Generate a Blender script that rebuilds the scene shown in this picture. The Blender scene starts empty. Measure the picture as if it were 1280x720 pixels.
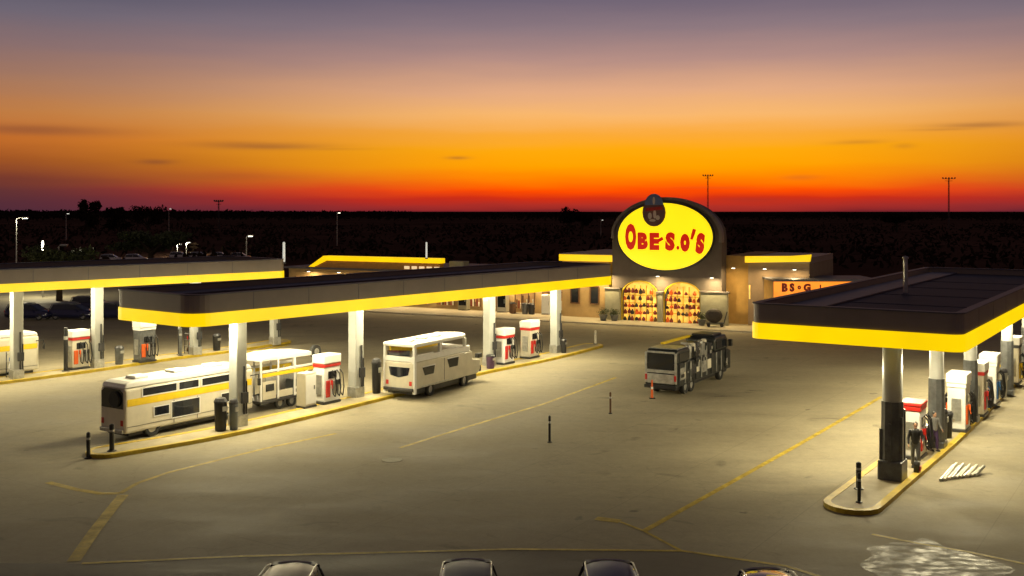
import bpy, bmesh, math, random
from mathutils import Vector, Matrix
random.seed(7)
R = math.radians
scene = bpy.context.scene
COL = scene.collection
def lin(c):
    c /= 255.0
    return c/12.92 if c <= .04045 else ((c+.055)/1.055)**2.4
def rgb(r, g, b): return (lin(r), lin(g), lin(b), 1)

# ------------------------------------------------------------------ materials
MATS = {}
def mat(name, color, rough=.5, metal=0.0, var=.12, scale=3.0, bump=.0, coat=0.0):
    if name in MATS: return MATS[name]
    m = bpy.data.materials.new(name); m.use_nodes = True
    nt = m.node_tree; b = nt.nodes['Principled BSDF']
    b.inputs['Roughness'].default_value = rough
    b.inputs['Metallic'].default_value = metal
    b.inputs['Coat Weight'].default_value = coat
    tc = nt.nodes.new('ShaderNodeTexCoord')
    n = nt.nodes.new('ShaderNodeTexNoise'); n.inputs['Scale'].default_value = scale
    n.inputs['Detail'].default_value = 6; n.inputs['Roughness'].default_value = .65
    nt.links.new(tc.outputs['Object'], n.inputs['Vector'])
    mp = nt.nodes.new('ShaderNodeMapRange')
    mp.inputs['From Min'].default_value = .3; mp.inputs['From Max'].default_value = .7
    mp.inputs['To Min'].default_value = 1-var; mp.inputs['To Max'].default_value = 1+var*.6
    nt.links.new(n.outputs['Fac'], mp.inputs['Value'])
    mx = nt.nodes.new('ShaderNodeMix'); mx.data_type = 'RGBA'; mx.blend_type = 'MULTIPLY'
    mx.inputs['Factor'].default_value = 1
    mx.inputs['A'].default_value = (*color[:3], 1)
    nt.links.new(mp.outputs['Result'], mx.inputs['B'])
    nt.links.new(mx.outputs['Result'], b.inputs['Base Color'])
    if bump:
        bp = nt.nodes.new('ShaderNodeBump'); bp.inputs['Strength'].default_value = bump
        bp.inputs['Distance'].default_value = .02
        nt.links.new(n.outputs['Fac'], bp.inputs['Height']); nt.links.new(bp.outputs['Normal'], b.inputs['Normal'])
    MATS[name] = m; return m
def emis(name, color, strength, base=(.5, .5, .5), var=.0, scale=.4):
    if name in MATS: return MATS[name]
    m = bpy.data.materials.new(name); m.use_nodes = True
    nt = m.node_tree; b = nt.nodes['Principled BSDF']
    b.inputs['Base Color'].default_value = (*base, 1)
    b.inputs['Emission Color'].default_value = (*color[:3], 1)
    b.inputs['Emission Strength'].default_value = strength
    b.inputs['Roughness'].default_value = .35
    if var:
        tc = nt.nodes.new('ShaderNodeTexCoord'); n = nt.nodes.new('ShaderNodeTexNoise')
        n.inputs['Scale'].default_value = scale; n.inputs['Detail'].default_value = 2
        nt.links.new(tc.outputs['Object'], n.inputs['Vector'])
        mp = nt.nodes.new('ShaderNodeMapRange')
        mp.inputs['From Min'].default_value = .3; mp.inputs['From Max'].default_value = .7
        mp.inputs['To Min'].default_value = strength*(1-var); mp.inputs['To Max'].default_value = strength*(1+var)
        nt.links.new(n.outputs['Fac'], mp.inputs['Value']); nt.links.new(mp.outputs['Result'], b.inputs['Emission Strength'])
    MATS[name] = m; return m

def surface_mat(name, c1, c2, rough_lo, rough_hi, puddle=None):
    """worn concrete / asphalt with stains, streaks and cracks, world-space"""
    m = bpy.data.materials.new(name); m.use_nodes = True
    nt = m.node_tree; N = nt.nodes; L = nt.links; b = N['Principled BSDF']
    geo = N.new('ShaderNodeNewGeometry')
    def noise(scale, detail=6, rough=.6, sc=(1, 1, 1), dist=0):
        mp = N.new('ShaderNodeMapping'); mp.inputs['Scale'].default_value = sc
        mp.inputs['Rotation'].default_value = (0, 0, R(8))
        L.new(geo.outputs['Position'], mp.inputs['Vector'])
        n = N.new('ShaderNodeTexNoise'); n.inputs['Scale'].default_value = scale
        n.inputs['Detail'].default_value = detail; n.inputs['Roughness'].default_value = rough
        n.inputs['Distortion'].default_value = dist
        L.new(mp.outputs['Vector'], n.inputs['Vector']); return n.outputs['Fac']
    def rng(v, a, b_, c, d):
        r = N.new('ShaderNodeMapRange'); r.inputs['From Min'].default_value = a; r.inputs['From Max'].default_value = b_
        r.inputs['To Min'].default_value = c; r.inputs['To Max'].default_value = d
        L.new(v, r.inputs['Value']); return r.outputs['Result']
    def math_(op, x, y):
        r = N.new('ShaderNodeMath'); r.operation = op
        for i, v in enumerate((x, y)):
            if isinstance(v, (int, float)): r.inputs[i].default_value = v
            else: L.new(v, r.inputs[i])
        return r.outputs[0]
    big = noise(.09, 4, .5); streak = noise(.5, 6, .62, (.28, 1, 1), .6); fine = noise(9, 8, .75)
    blot = noise(.55, 5, .6, (.6, 1, 1), 1.2)
    grit = noise(2.2, 8, .8)
    f = math_('ADD', math_('MULTIPLY', big, .2), math_('MULTIPLY', streak, .3))
    f = math_('ADD', f, math_('MULTIPLY', grit, .25)); f = math_('ADD', f, math_('MULTIPLY', fine, .25))
    f = rng(f, .36, .64, 0, 1)
    mx = N.new('ShaderNodeMix'); mx.data_type = 'RGBA'
    mx.inputs['A'].default_value = (*c1, 1); mx.inputs['B'].default_value = (*c2, 1); L.new(f, mx.inputs['Factor'])
    # dark oil stains and tyre scuffs
    st = rng(blot, .62, .74, 1, .55)
    sp = rng(noise(.9, 3, .5), .70, .76, 1, .45)
    m2 = N.new('ShaderNodeMix'); m2.data_type = 'RGBA'; m2.blend_type = 'MULTIPLY'; m2.inputs['Factor'].default_value = 1
    L.new(mx.outputs['Result'], m2.inputs['A']); L.new(math_('MULTIPLY', st, sp), m2.inputs['B'])
    # cracks and slab joints
    vo = N.new('ShaderNodeTexVoronoi'); vo.feature = 'DISTANCE_TO_EDGE'; vo.inputs['Scale'].default_value = .12
    wv = N.new('ShaderNodeMapping'); wv.inputs['Scale'].default_value = (.7, 1, 1)
    nz = N.new('ShaderNodeTexNoise'); nz.inputs['Scale'].default_value = .6; nz.inputs['Detail'].default_value = 6
    L.new(geo.outputs['Position'], nz.inputs['Vector'])
    va = N.new('ShaderNodeVectorMath'); va.operation = 'MULTIPLY_ADD'; va.inputs[1].default_value = (3.5, 3.5, 0)
    L.new(nz.outputs['Color'], va.inputs[0]); L.new(geo.outputs['Position'], va.inputs[2])
    L.new(va.outputs[0], wv.inputs['Vector']); L.new(wv.outputs['Vector'], vo.inputs['Vector'])
    ck = rng(vo.outputs['Distance'], .0, .004, .86, 1)
    m3 = N.new('ShaderNodeMix'); m3.data_type = 'RGBA'; m3.blend_type = 'MULTIPLY'; m3.inputs['Factor'].default_value = 1
    L.new(m2.outputs['Result'], m3.inputs['A']); L.new(ck, m3.inputs['B'])
    # saw-cut slab joints on the site's own grid
    jm = N.new('ShaderNodeMapping'); jm.vector_type = 'POINT'; jm.inputs['Rotation'].default_value = (0, 0, R(33.5))
    L.new(geo.outputs['Position'], jm.inputs['Vector']); js = N.new('ShaderNodeSeparateXYZ'); L.new(jm.outputs['Vector'], js.inputs[0])
    jj = None
    for ax in (0, 1):
        fr = math_('FRACT', math_('DIVIDE', js.outputs[ax], 5.5), 0)
        d_ = math_('ABSOLUTE', math_('SUBTRACT', fr, .5), 0)
        v_ = rng(d_, .4955, .4985, 1, .72)
        jj = v_ if jj is None else math_('MINIMUM', jj, v_)
    m4 = N.new('ShaderNodeMix'); m4.data_type = 'RGBA'; m4.blend_type = 'MULTIPLY'; m4.inputs['Factor'].default_value = .7
    L.new(m3.outputs['Result'], m4.inputs['A']); L.new(jj, m4.inputs['B'])
    L.new(m4.outputs['Result'], b.inputs['Base Color'])
    ro = rng(math_('ADD', math_('MULTIPLY', streak, .6), math_('MULTIPLY', fine, .4)), .35, .65, rough_lo, rough_hi)
    L.new(ro, b.inputs['Roughness'])
    bp = N.new('ShaderNodeBump'); b.inputs['Specular IOR Level'].default_value = .3
    bp.inputs['Strength'].default_value = .5; bp.inputs['Distance'].default_value = .012
    hh = math_('ADD', math_('MULTIPLY', fine, 1.0), math_('MULTIPLY', streak, .5))
    L.new(hh, bp.inputs['Height']); L.new(bp.outputs['Normal'], b.inputs['Normal'])
    MATS[name] = m; return m

M_CONC = surface_mat('forecourt_concrete', (.17, .145, .095), (.36, .32, .22), .62, .92)
M_LAND = mat('dark_land', (.10, .055, .04), 1, var=.5, scale=.01)
M_PAVE = surface_mat('pavement_concrete', (.34, .30, .22), (.46, .41, .31), .5, .8)
M_ASPH = surface_mat('parking_asphalt', (.075, .06, .045), (.13, .105, .08), .5, .85)
def paint_mat():
    m = mat('worn_yellow_paint', (.58, .42, .02), .6, var=.35, scale=2.5)
    nt = m.node_tree; N = nt.nodes; L = nt.links
    b = N['Principled BSDF']
    geo = N.new('ShaderNodeNewGeometry'); n = N.new('ShaderNodeTexNoise'); n.inputs['Scale'].default_value = 1.3
    n.inputs['Detail'].default_value = 9; n.inputs['Roughness'].default_value = .75
    L.new(geo.outputs['Position'], n.inputs['Vector'])
    r = N.new('ShaderNodeMapRange'); r.inputs['From Min'].default_value = .40; r.inputs['From Max'].default_value = .62
    r.inputs['To Min'].default_value = .9; r.inputs['To Max'].default_value = .5
    L.new(n.outputs['Fac'], r.inputs['Value']); L.new(r.outputs['Result'], b.inputs['Alpha'])
    return m
M_PAINT = paint_mat()
M_YKERB = mat('yellow_kerb_paint', (.52, .37, .015), .5, var=.35, scale=1.5)
M_SLAB = mat('island_concrete', (.36, .31, .2), .7, var=.25, scale=1.2, bump=.2)
M_WHITE = mat('white_paint', (.8, .8, .78), .4, var=.06)
M_COL = mat('column_paint', (.40, .41, .39), .45, var=.12, scale=1.2)
M_CREAM = mat('cream_paint', (.62, .58, .47), .4, var=.12, scale=1.5)
M_GREY = mat('grey_fascia_metal', (.23, .192, .175), .5, var=.12, scale=.6)
M_DECK = mat('dark_roof_membrane', (.035, .035, .055), .7, var=.3, scale=.5)
M_DECK2 = mat('grey_roof_metal', (.10, .10, .13), .5, var=.25, scale=.4)
M_BAND = emis('yellow_light_band', (1, .66, .0), 1.03, (.3, .2, .01), var=.1, scale=.35)
M_BAND2 = emis('amber_light_band', (1, .62, .0), .95, (.7, .5, .02), var=.1)
M_SOFF = mat('soffit_panel', (.7, .68, .6), .5, var=.06)
M_LENS = emis('lamp_lens', (1, .93, .72), 9)
M_BLACK = mat('black_plastic', (.015, .015, .017), .4, var=.3)
M_DARK = mat('dark_grey_metal', (.05, .05, .055), .4, .3, var=.3)
M_SILV = mat('scuffed_silver', (.5, .5, .48), .35, .7, var=.35, scale=4)
M_CHAR = mat('charcoal_cladding', (.12, .125, .13), .3, .2, var=.4, scale=3)
M_GLASS = mat('dark_glass', (.012, .014, .02), .08, var=.2, coat=.5)
M_RUB = mat('tyre_rubber', (.02, .02, .02), .8, var=.3)
M_RIM = mat('wheel_rim', (.4, .4, .42), .3, .8, var=.1)
M_RED = mat('red_paint', (.5, .02, .015), .4, var=.2)
M_ORANGE = mat('orange_plastic', (.75, .12, .01), .5, var=.15)
M_YEL = mat('yellow_paint', (.75, .52, .01), .4, var=.12)
M_BLUE = mat('blue_plastic', (.02, .10, .28), .4, var=.2)
M_NAVY = mat('navy_car_paint', (.010, .012, .05), .22, .3, var=.1, coat=1)
M_PALE = mat('pale_car_paint', (.55, .53, .5), .25, .4, var=.1, coat=1)
M_TAN = mat('tan_stucco', (.40, .27, .12), .8, var=.15, scale=1.5, bump=.3)
M_OCHRE = mat('ochre_stucco', (.42, .25, .07), .8, var=.18, scale=1.5, bump=.3)
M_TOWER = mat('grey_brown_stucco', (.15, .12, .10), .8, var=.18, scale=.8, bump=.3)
M_STONE = mat('greenish_stone', (.33, .31, .22), .75, var=.2, scale=1.5, bump=.4)
M_SIGNY = emis('sign_yellow', (1, .77, .005), 1.03, (.8, .6, .02), var=.04, scale=.3)
M_SIGNR = emis('sign_red', (.55, .005, .0), .8, (.4, .01, .01))
M_WARM = emis('warm_shop_light', (1, .52, .06), 1.0, (.5, .4, .2), var=.45, scale=1.6)
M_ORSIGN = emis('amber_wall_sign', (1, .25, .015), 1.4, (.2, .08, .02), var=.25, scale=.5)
M_LAMPW = emis('lamp_glow', (1, .95, .7), 6)
M_WOOD = mat('brown_wood', (.12, .055, .02), .6, var=.3)
M_LEAF = mat('leaf', (.05, .065, .02), .7, var=.4)
M_LEAF2 = mat('dark_leaf', (.03, .02, .014), 1, var=.5)
for _m in (M_LAND, M_LEAF2): _m.node_tree.nodes['Principled BSDF'].inputs['Specular IOR Level'].default_value = 0
M_TRUNK = mat('bark', (.05, .035, .02), .9, var=.3)

# ------------------------------------------------------------------ mesh helpers
class MB:
    def __init__(s, M=None): s.v = []; s.f = []; s.mi = []; s.M = M or Matrix(); s.k = 0
    def add(s, vs, fs, M=None):
        o = len(s.v); T = s.M @ (M or Matrix())
        s.v += [tuple(T @ Vector(p)) for p in vs]
        s.f += [tuple(i+o for i in f) for f in fs]; s.mi += [s.k]*len(fs); return s
    def box(s, x0, x1, y0, y1, z0, z1, M=None):
        vs = [(x, y, z) for x in (x0, x1) for y in (y0, y1) for z in (z0, z1)]
        return s.add(vs, [(0, 1, 3, 2), (4, 6, 7, 5), (0, 4, 5, 1), (2, 3, 7, 6), (0, 2, 6, 4), (1, 5, 7, 3)], M)
    def cyl(s, p0, p1, r0, r1=None, n=14, cap=True):
        r1 = r0 if r1 is None else r1
        p0 = Vector(p0); p1 = Vector(p1); d = (p1-p0).normalized()
        a = d.orthogonal().normalized(); b = d.cross(a)
        vs = []
        for p, r in ((p0, r0), (p1, r1)):
            for i in range(n):
                t = 2*math.pi*i/n; vs.append(tuple(p + (a*math.cos(t)+b*math.sin(t))*r))
        fs = [(i, (i+1) % n, n+(i+1) % n, n+i) for i in range(n)]
        if cap: fs += [tuple(range(n-1, -1, -1)), tuple(range(n, 2*n))]
        return s.add(vs, fs)
    def tube(s, pts, r, n=8):
        for a, b in zip(pts, pts[1:]): s.cyl(a, b, r, r, n)
        return s
    def lathe(s, prof, c=(0, 0, 0), n=18):
        vs = []; fs = []
        for r, z in prof:
            for i in range(n):
                t = 2*math.pi*i/n; vs.append((c[0]+r*math.cos(t), c[1]+r*math.sin(t), c[2]+z))
        for j in range(len(prof)-1):
            for i in range(n):
                fs.append((j*n+i, j*n+(i+1) % n, (j+1)*n+(i+1) % n, (j+1)*n+i))
        fs.append(tuple(range(n-1, -1, -1))); fs.append(tuple(range((len(prof)-1)*n, len(prof)*n)))
        return s.add(vs, fs)
    def prism(s, poly, a, b, axis='z', M=None):
        n = len(poly)
        def P(p, t): return (p[0], p[1], t) if axis == 'z' else ((p[0], t, p[1]) if axis == 'y' else (t, p[0], p[1]))
        vs = [P(p, a) for p in poly]+[P(p, b) for p in poly]
        fs = [(i, (i+1) % n, n+(i+1) % n, n+i) for i in range(n)]+[tuple(range(n-1, -1, -1)), tuple(range(n, 2*n))]
        return s.add(vs, fs, M)
    def ell(s, c, r, n=12, m=8, M=None):
        vs = [(c[0], c[1], c[2]-r[2])]; fs = []
        for j in range(1, m):
            p = -math.pi/2+math.pi*j/m
            for i in range(n):
                t = 2*math.pi*i/n
                vs.append((c[0]+r[0]*math.cos(p)*math.cos(t), c[1]+r[1]*math.cos(p)*math.sin(t), c[2]+r[2]*math.sin(p)))
        vs.append((c[0], c[1], c[2]+r[2])); e = len(vs)-1
        for i in range(n):
            fs.append((0, 1+(i+1) % n, 1+i)); fs.append((e, e-n+i, e-n+(i+1) % n))
        for j in range(m-2):
            for i in range(n):
                a = 1+j*n
                fs.append((a+i, a+(i+1) % n, a+n+(i+1) % n, a+n+i))
        return s.add(vs, fs, M)
    def loft(s, rings):
        n = len(rings[0]); vs = [p for r in rings for p in r]; fs = []
        for j in range(len(rings)-1):
            for i in range(n): fs.append((j*n+i, j*n+(i+1) % n, (j+1)*n+(i+1) % n, (j+1)*n+i))
        fs.append(tuple(range(n-1, -1, -1))); fs.append(tuple(range((len(rings)-1)*n, len(rings)*n)))
        return s.add(vs, fs)
    def build(s, name, m, parent=None, bevel=0, smooth=False, seg=2):
        me = bpy.data.meshes.new(name); me.from_pydata(s.v, [], s.f)
        for q in (m if isinstance(m, (list, tuple)) else [m]): me.materials.append(q)
        me.polygons.foreach_set('material_index', s.mi)
        bm = bmesh.new(); bm.from_mesh(me); bmesh.ops.recalc_face_normals(bm, faces=bm.faces); bm.to_mesh(me); bm.free()
        o = bpy.data.objects.new(name, me); COL.objects.link(o)
        if parent: o.parent = parent
        if smooth:
            me.shade_smooth() if hasattr(me, 'shade_smooth') else None
        if bevel:
            md = o.modifiers.new('bevel', 'BEVEL'); md.width = bevel; md.segments = seg; md.limit_method = 'ANGLE'; md.angle_limit = R(40)
        return o
def tag(o, label, cat, group=None, kind=None):
    o['label'] = label; o['category'] = cat
    if group: o['group'] = group
    if kind: o['kind'] = kind
    return o
def struct(o): o['kind'] = 'structure'; return o
def thing(name, label, cat, x, y, heading=0, z=0, group=None):
    """Empty at the thing's base; local +x runs along the compass heading (deg clockwise from +Y), local +y is to its left"""
    o = bpy.data.objects.new(name, None); COL.objects.link(o); o.empty_display_size = .5
    o.location = (x, y, z); o.rotation_euler = (0, 0, R(90-heading)); return tag(o, label, cat, group)
def kids(o): return [c for c in bpy.data.objects if c.parent == o]
def copy_tree(o, parent=None):
    c = o.copy(); COL.objects.link(c)
    if parent: c.parent = parent
    for ch in kids(o): copy_tree(ch, c)
    return c
def dup(o, x, y, heading, label, z=0, group=None):
    c = copy_tree(o); c.location = (x, y, z); c.rotation_euler = (0, 0, R(90-heading)); c['label'] = label
    if group: c['group'] = group
    return c
def hdir(h): return Vector((math.sin(R(h)), math.cos(R(h)), 0))
def hleft(h): return Vector((-math.cos(R(h)), math.sin(R(h)), 0))

# ------------------------------------------------------------------ ground
def sheet(name, poly, z, m, th=None):
    if th:
        return struct(MB().prism(poly, z-th, z).build(name, m))
    return struct(MB().add([(x, y, z) for x, y in poly], [tuple(range(len(poly)))]).build(name, m))
sheet('ground', [(-15000, -500), (15000, -500), (15000, 25000), (-15000, 25000)], -.02, M_LAND)
sheet('forecourt', [(-85, 29.5), (60, 29.5), (60, 140), (-85, 140)], 0, M_CONC)
# parking strip in front, a few mm above the land, bounded by the curved yellow line
edge = [(-60, 30.2), (-12.2, 29.5), (-8, 30.1), (-5.6, 30.3), (0, 30.75), (5, 30.6), (7.7, 29.3), (8.8, 28), (11, 25.5), (14, 22), (18, 15)]
sheet('car_park', edge[::1]+[(18, 5), (-60, 5)], .004, M_ASPH)
sheet('forecourt_corner', [(7.6, 29.5), (60, 29.5), (60, 5), (12, 5)], 0, M_CONC)
def line(pts, w, z=.009, name='road_marking'):
    mb = MB(); P = [Vector((x, y, 0)) for x, y in pts]
    L_ = []; R_ = []
    for i, p in enumerate(P):
        d = (P[min(i+1, len(P)-1)]-P[max(i-1, 0)]).normalized(); n = Vector((-d.y, d.x, 0))*w/2
        L_.append((p+n).to_tuple()); R_.append((p-n).to_tuple())
    vs = [(a[0], a[1], z) for a in L_]+[(a[0], a[1], z) for a in R_]; k = len(P)
    return struct(mb.add(vs, [(i, i+1, k+i+1, k+i) for i in range(k-1)]).build(name, M_PAINT))
def g(px, py, z=0): # photo measurement -> metres on the ground
    Y = (10-z)*1300/(py-264); return ((px-640)/1300*Y, Y)
line(edge[1:9], .16, .012)
line([g(60, 603), g(95, 612), g(125, 617), g(150, 617)], .28)
line([g(150, 617), g(172, 604), g(210, 591), g(270, 576), g(330, 561), g(420, 542)], .2)
line([g(154, 619), g(140, 636), g(118, 664), g(92, 702)], .38, .013)
line([g(500, 560), g(580, 535), g(680, 505), g(770, 472)], .2)
line([g(805, 664), g(900, 611), g(1000, 555), g(1102, 496)], .22)
line([g(745, 648), g(775, 652)], .4)
line([g(775, 652.5), g(805, 664), g(850, 688)], .12, .013)
line([g(1090, 668), g(1150, 680), g(1210, 690), g(1285, 706)], .16)
line([g(306, 440), g(330, 437), g(362, 431)], .5)
line([g(172, 487), g(260, 470)], .14)

# ------------------------------------------------------------------ canopies
def rrect(L, W, r, n=6):
    """outline in local x (0..L) y (0..W) with rounded corners"""
    pts = []
    for cx, cy, a in ((L-r, r, -90), (L-r, W-r, 0), (r, W-r, 90), (r, r, 180)):
        for i in range(n+1):
            t = R(a+90*i/n); pts.append((cx+r*math.cos(t), cy+r*math.sin(t)))
    return pts
def inset(L, W, r, d):
    return [(x+d, y+d) for x, y in rrect(L-2*d, W-2*d, max(.05, r-d))]
def ring(mb, outer, inner, z0, z1):
    n = len(outer)
    vs = [(x, y, z) for z in (z0, z1) for q in (outer, inner) for x, y in q]
    fs = []
    for i in range(n):
        j = (i+1) % n
        fs += [(i, j, 2*n+j, 2*n+i), (n+j, n+i, 3*n+i, 3*n+j), (2*n+i, 2*n+j, 3*n+j, 3*n+i), (j, i, n+i, n+j)]
    mb.add(vs, fs)
LIGHTS = []
def canopy(label, x, y, h, L, W, zb, band, top, rad, rows, power, cols, clad=None, roundcol=False, skiplights=0):
    t = thing('fuel_canopy', label, 'canopy', x, y, h, group='canopies over the fuel islands')
    inv = (Matrix.Translation((x, y, 0)) @ Matrix.Rotation(R(90-h), 4, 'Z')).inverted()
    a = MB(); ring(a, rrect(L, W, rad), inset(L, W, rad, .25), zb, zb+band); a.build('light_band', M_BAND, t, smooth=False)
    a = MB(); ring(a, inset(L, W, rad, .05), inset(L, W, rad, .28), zb+band+.003, top); a.build('fascia', M_GREY, t)
    a = MB(); ring(a, inset(L, W, rad, .0), inset(L, W, rad, .33), top+.003, top+.05); a.build('roof_edge_trim', M_DECK2, t)
    a = MB(); a.prism(inset(L, W, rad, .262), zb+.06, zb+.16)
    for i in range(1, int(L/1.2)): pass
    a.build('soffit', M_SOFF, t)
    a = MB(); a.prism(inset(L, W, rad, .34), top-.45, top-.30)
    a.build('roof_deck', M_DECK, t)
    a = MB()
    for k in range(int(L/5.2)):
        xx = 1.2+k*5.2; a.box(xx, xx+.07, .4, W-.4, top-.297, top-.28)
    a.build('roof_seam', M_DECK, t)
    a = MB(); a.box(.6, L-.6, W-2.0, W-.5, top-.276, top-.22); a.build('roof_walkway', M_DECK2, t)
    a = MB()
    for k in range(1, int(L/3.2)):
        xx = k*3.2
        for yy in (.045, W-.05): a.box(xx, xx+.03, yy-.004 if yy < 1 else yy, yy if yy < 1 else yy+.004, zb+band+.01, top-.01)
    a.build('fascia_joint', M_DECK2, t)
    n = max(3, int(L/5.2))
    for i in range(n):
        for yy in rows:
            xx = L*(i+.5)/n
            b = MB(); b.box(xx-.36, xx+.36, yy-.36, yy+.36, zb-.02, zb+.057); c = b.build('ceiling_light', M_WHITE, t, .02)
            MB().box(xx-.28, xx+.28, yy-.28, yy+.28, zb-.05, zb-.022).build('lens', M_LENS, c)
            ld = bpy.data.lights.new('canopy_lamp', 'POINT'); ld.shadow_soft_size = .22; ld.energy = power*.5; ld.color = (1, .87, .54)
            lo = bpy.data.objects.new('canopy_lamp', ld); COL.objects.link(lo); lo.parent = t
            lo.location = (xx, yy, zb-.32)
            ld = bpy.data.lights.new('canopy_panel_lamp', 'AREA'); ld.shape = 'SQUARE'; ld.size = .5; ld.energy = power*.13; ld.color = (1, .87, .54)
            lo = bpy.data.objects.new('canopy_panel_lamp', ld); COL.objects.link(lo); lo.parent = t; lo.location = (xx, yy, zb-.07)
    for (cx, cy) in cols:
        p = inv @ Vector((cx, cy, 0))
        b = MB()
        if roundcol: cr = .37 if p.x < 5 else .30; b.cyl((p.x, p.y, 0.1), (p.x, p.y, zb+.05), cr, cr-.02, 28)
        else:
            Mx = Matrix.Translation(p)
            b.box(-.29, .29, -.29, .29, .1, zb+.05, Mx)
        c = b.build('column', M_COL, t, 0 if roundcol else .04, smooth=roundcol)
        b = MB()
        if clad:
            cr += .05; b.cyl((p.x, p.y, .12), (p.x, p.y, clad), cr, cr-.02, 10)
            for q in range(6 if cr > .4 else 0):
                an = q*1.05; b.box(p.x+math.cos(an)*.42-.05, p.x+math.cos(an)*.42+.05, p.y+math.sin(an)*.42-.05, p.y+math.sin(an)*.42+.05, .12, clad*(.5+.08*q))
            b.build('column_guard', M_CHAR, c)
            MB().prism([(p.x+a_, p.y+b_) for a_, b_ in ((-cr-.06, -cr-.02), (cr+.04, -cr-.02), (cr+.06, cr+.02), (-cr-.04, cr+.02))], .1, .85 if cr > .4 else .4).build('column_base', M_CHAR, c, .06)
        else:
            b.box(p.x-.33, p.x+.33, p.y-.33, p.y+.33, .1, .7); b.build('column_base', M_SILV, c, .03)
            b = MB(); b.cyl((p.x+.1, p.y-.34, .7), (p.x+.1, p.y-.34, 2.9), .05, n=8); b.cyl((p.x+.24, p.y-.33, .7), (p.x+.24, p.y-.33, 2.2), .035, n=8); b.box(p.x-.05, p.x+.28, p.y-.42, p.y-.292, 1.2, 1.7)
            b.build('conduit', M_DARK, c)
    return t
C1c = [(-12.6, 47.8), (-8.3, 55.3), (-1.45, 66.3), (3.05, 72.6)]
canopy1 = canopy('long middle fuel canopy with glowing yellow band, reaching from the white coach to the shop', -13.4, 43.6, 37.7, 33.4, 6.2, 5.1, .55, 6.42, .9,
       (1.6, 4.6), 1150, C1c)
canopy2 = canopy('left fuel canopy with glowing yellow band, cut off by the left edge of the photo', -38.9, 48.6, 45, 33, 7.5, 5.4, .48, 6.66, .5,
       (1.8, 5.4), 1080, [(-29.2, 61.3), (-26.2, 65.7), (-21.8, 71.6), (-17.6, 77.2)])
canopy3 = canopy('right fuel canopy with wide dark roof and rounded corner above the round-nosed island', 15.6, 35.9, 33.5, 31, 7.75, 5.1, .6, 6.42, .5,
       (1.8, 5.4), 1080, [(14.05, 38.4), (17.8, 43.6), (21.6, 49), (26.8, 56.3), (31, 62.6)], clad=3.0, roundcol=True)
# roof furniture
def vent(x, y, z0, z1, r, m, label):
    t = thing('vent_pipe', label, 'vent pipe', x, y, 0, z0)
    MB().cyl((0, 0, 0), (0, 0, z1-z0), r, r*.9, 12).build('pipe', m, t)
    MB().lathe([(r*1.5, 0), (r*1.5, .05), (r*1.05, .12)], n=12).build('flashing', M_DECK2, t)
    MB().lathe([(r*1.3, z1-z0), (r*1.3, z1-z0+.08), (.02, z1-z0+.14)], n=12).build('cap', m, t)
vent(18.2, 48.1, 6.12, 7.8, .11, M_SILV, 'grey vent pipe standing on the dark roof of the right canopy')
def glow_pole(x, y, z, H, label):  # white roof pole, glow added so it reads bright in the dark
    t = thing('glow_pole', label, 'lamp', x, y, 0, z, group='slim white poles with added glow on the roofs')
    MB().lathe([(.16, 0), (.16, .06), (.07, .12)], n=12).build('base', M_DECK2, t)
    MB().lathe([(.085, .122), (.095, .3), (.085, H-.05), (.03, H)], n=12).build('glow_tube', emis('soft_tube_glow', (.9, .9, .78), .55), t)
glow_pole(-15.9, 72.5, 6.36, 1.5, 'slim white upright pole with added glow at the far end of the left canopy roof')
glow_pole(-8.6, 104.6, 5.2, 1.7, 'slim white upright pole with added glow at the right end of the raised amber parapet')

# ------------------------------------------------------------------ fuel islands
def island(label, edge_r, W, tip=True):
    P = [Vector((x, y, 0)) for x, y in edge_r]
    # resample smooth (catmull-rom)
    S = []
    for i in range(len(P)-1):
        p0 = P[max(i-1, 0)]; p1 = P[i]; p2 = P[i+1]; p3 = P[min(i+2, len(P)-1)]
        for k in range(8):
            t = k/8
            S.append(.5*((2*p1)+(-p0+p2)*t+(2*p0-5*p1+4*p2-p3)*t*t+(-p0+3*p1-3*p2+p3)*t**3))
    S.append(P[-1])
    def nrm(i):
        d = (S[min(i+1, len(S)-1)]-S[max(i-1, 0)]).normalized(); return Vector((-d.y, d.x, 0)), d
    def outline(ins):
        right = [S[i]+nrm(i)[0]*ins for i in range(len(S))]
        left = [S[i]+nrm(i)[0]*(W-ins) for i in range(len(S))]
        n0, d0 = nrm(0); n1, d1 = nrm(len(S)-1); r = W/2-ins
        c0 = S[0]+n0*W/2; c1 = S[-1]+n1*W/2
        cap0 = [c0+n0*r*math.cos(a)-d0*r*math.sin(a) for a in [math.pi*k/10 for k in range(1, 10)]]
        cap1 = [c1-n1*r*math.cos(a)+d1*r*math.sin(a) for a in [math.pi*k/10 for k in range(1, 10)]]
        return right+cap1+left[::-1]+cap0
    o = outline(0); i_ = outline(.24)
    t = thing('fuel_island', label, 'fuel island', P[0].x, P[0].y, 90, group='raised fuel islands')
    off = P[0]
    f = lambda q: [(v.x-off.x, v.y-off.y) for v in q]
    a = MB(); ring(a, f(o), f(i_), 0.0, .16); a.build('kerb', M_YKERB, t)
    MB().prism(f(i_), .0, .145).build('slab', M_SLAB, t)
    return t
E1 = [(-16.0, 42.3), (-12.2, 46.4), (-7.4, 53.9), (-2, 63.2), (2.8, 69.8), (6.6, 76.2)]
E2 = [(-40, 47), (-33, 55), (-29.5, 59.9), (-26.2, 64.2), (-22.6, 70), (-19.9, 73.4), (-16.9, 78.3)]
E3 = [(12.3, 34.6), (15.3, 39), (19.4, 45), (24.6, 53.0), (30.8, 62.5), (34, 67.4)]
island('yellow-kerbed island running under the middle canopy beside the white coach', E1, 1.8)
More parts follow.
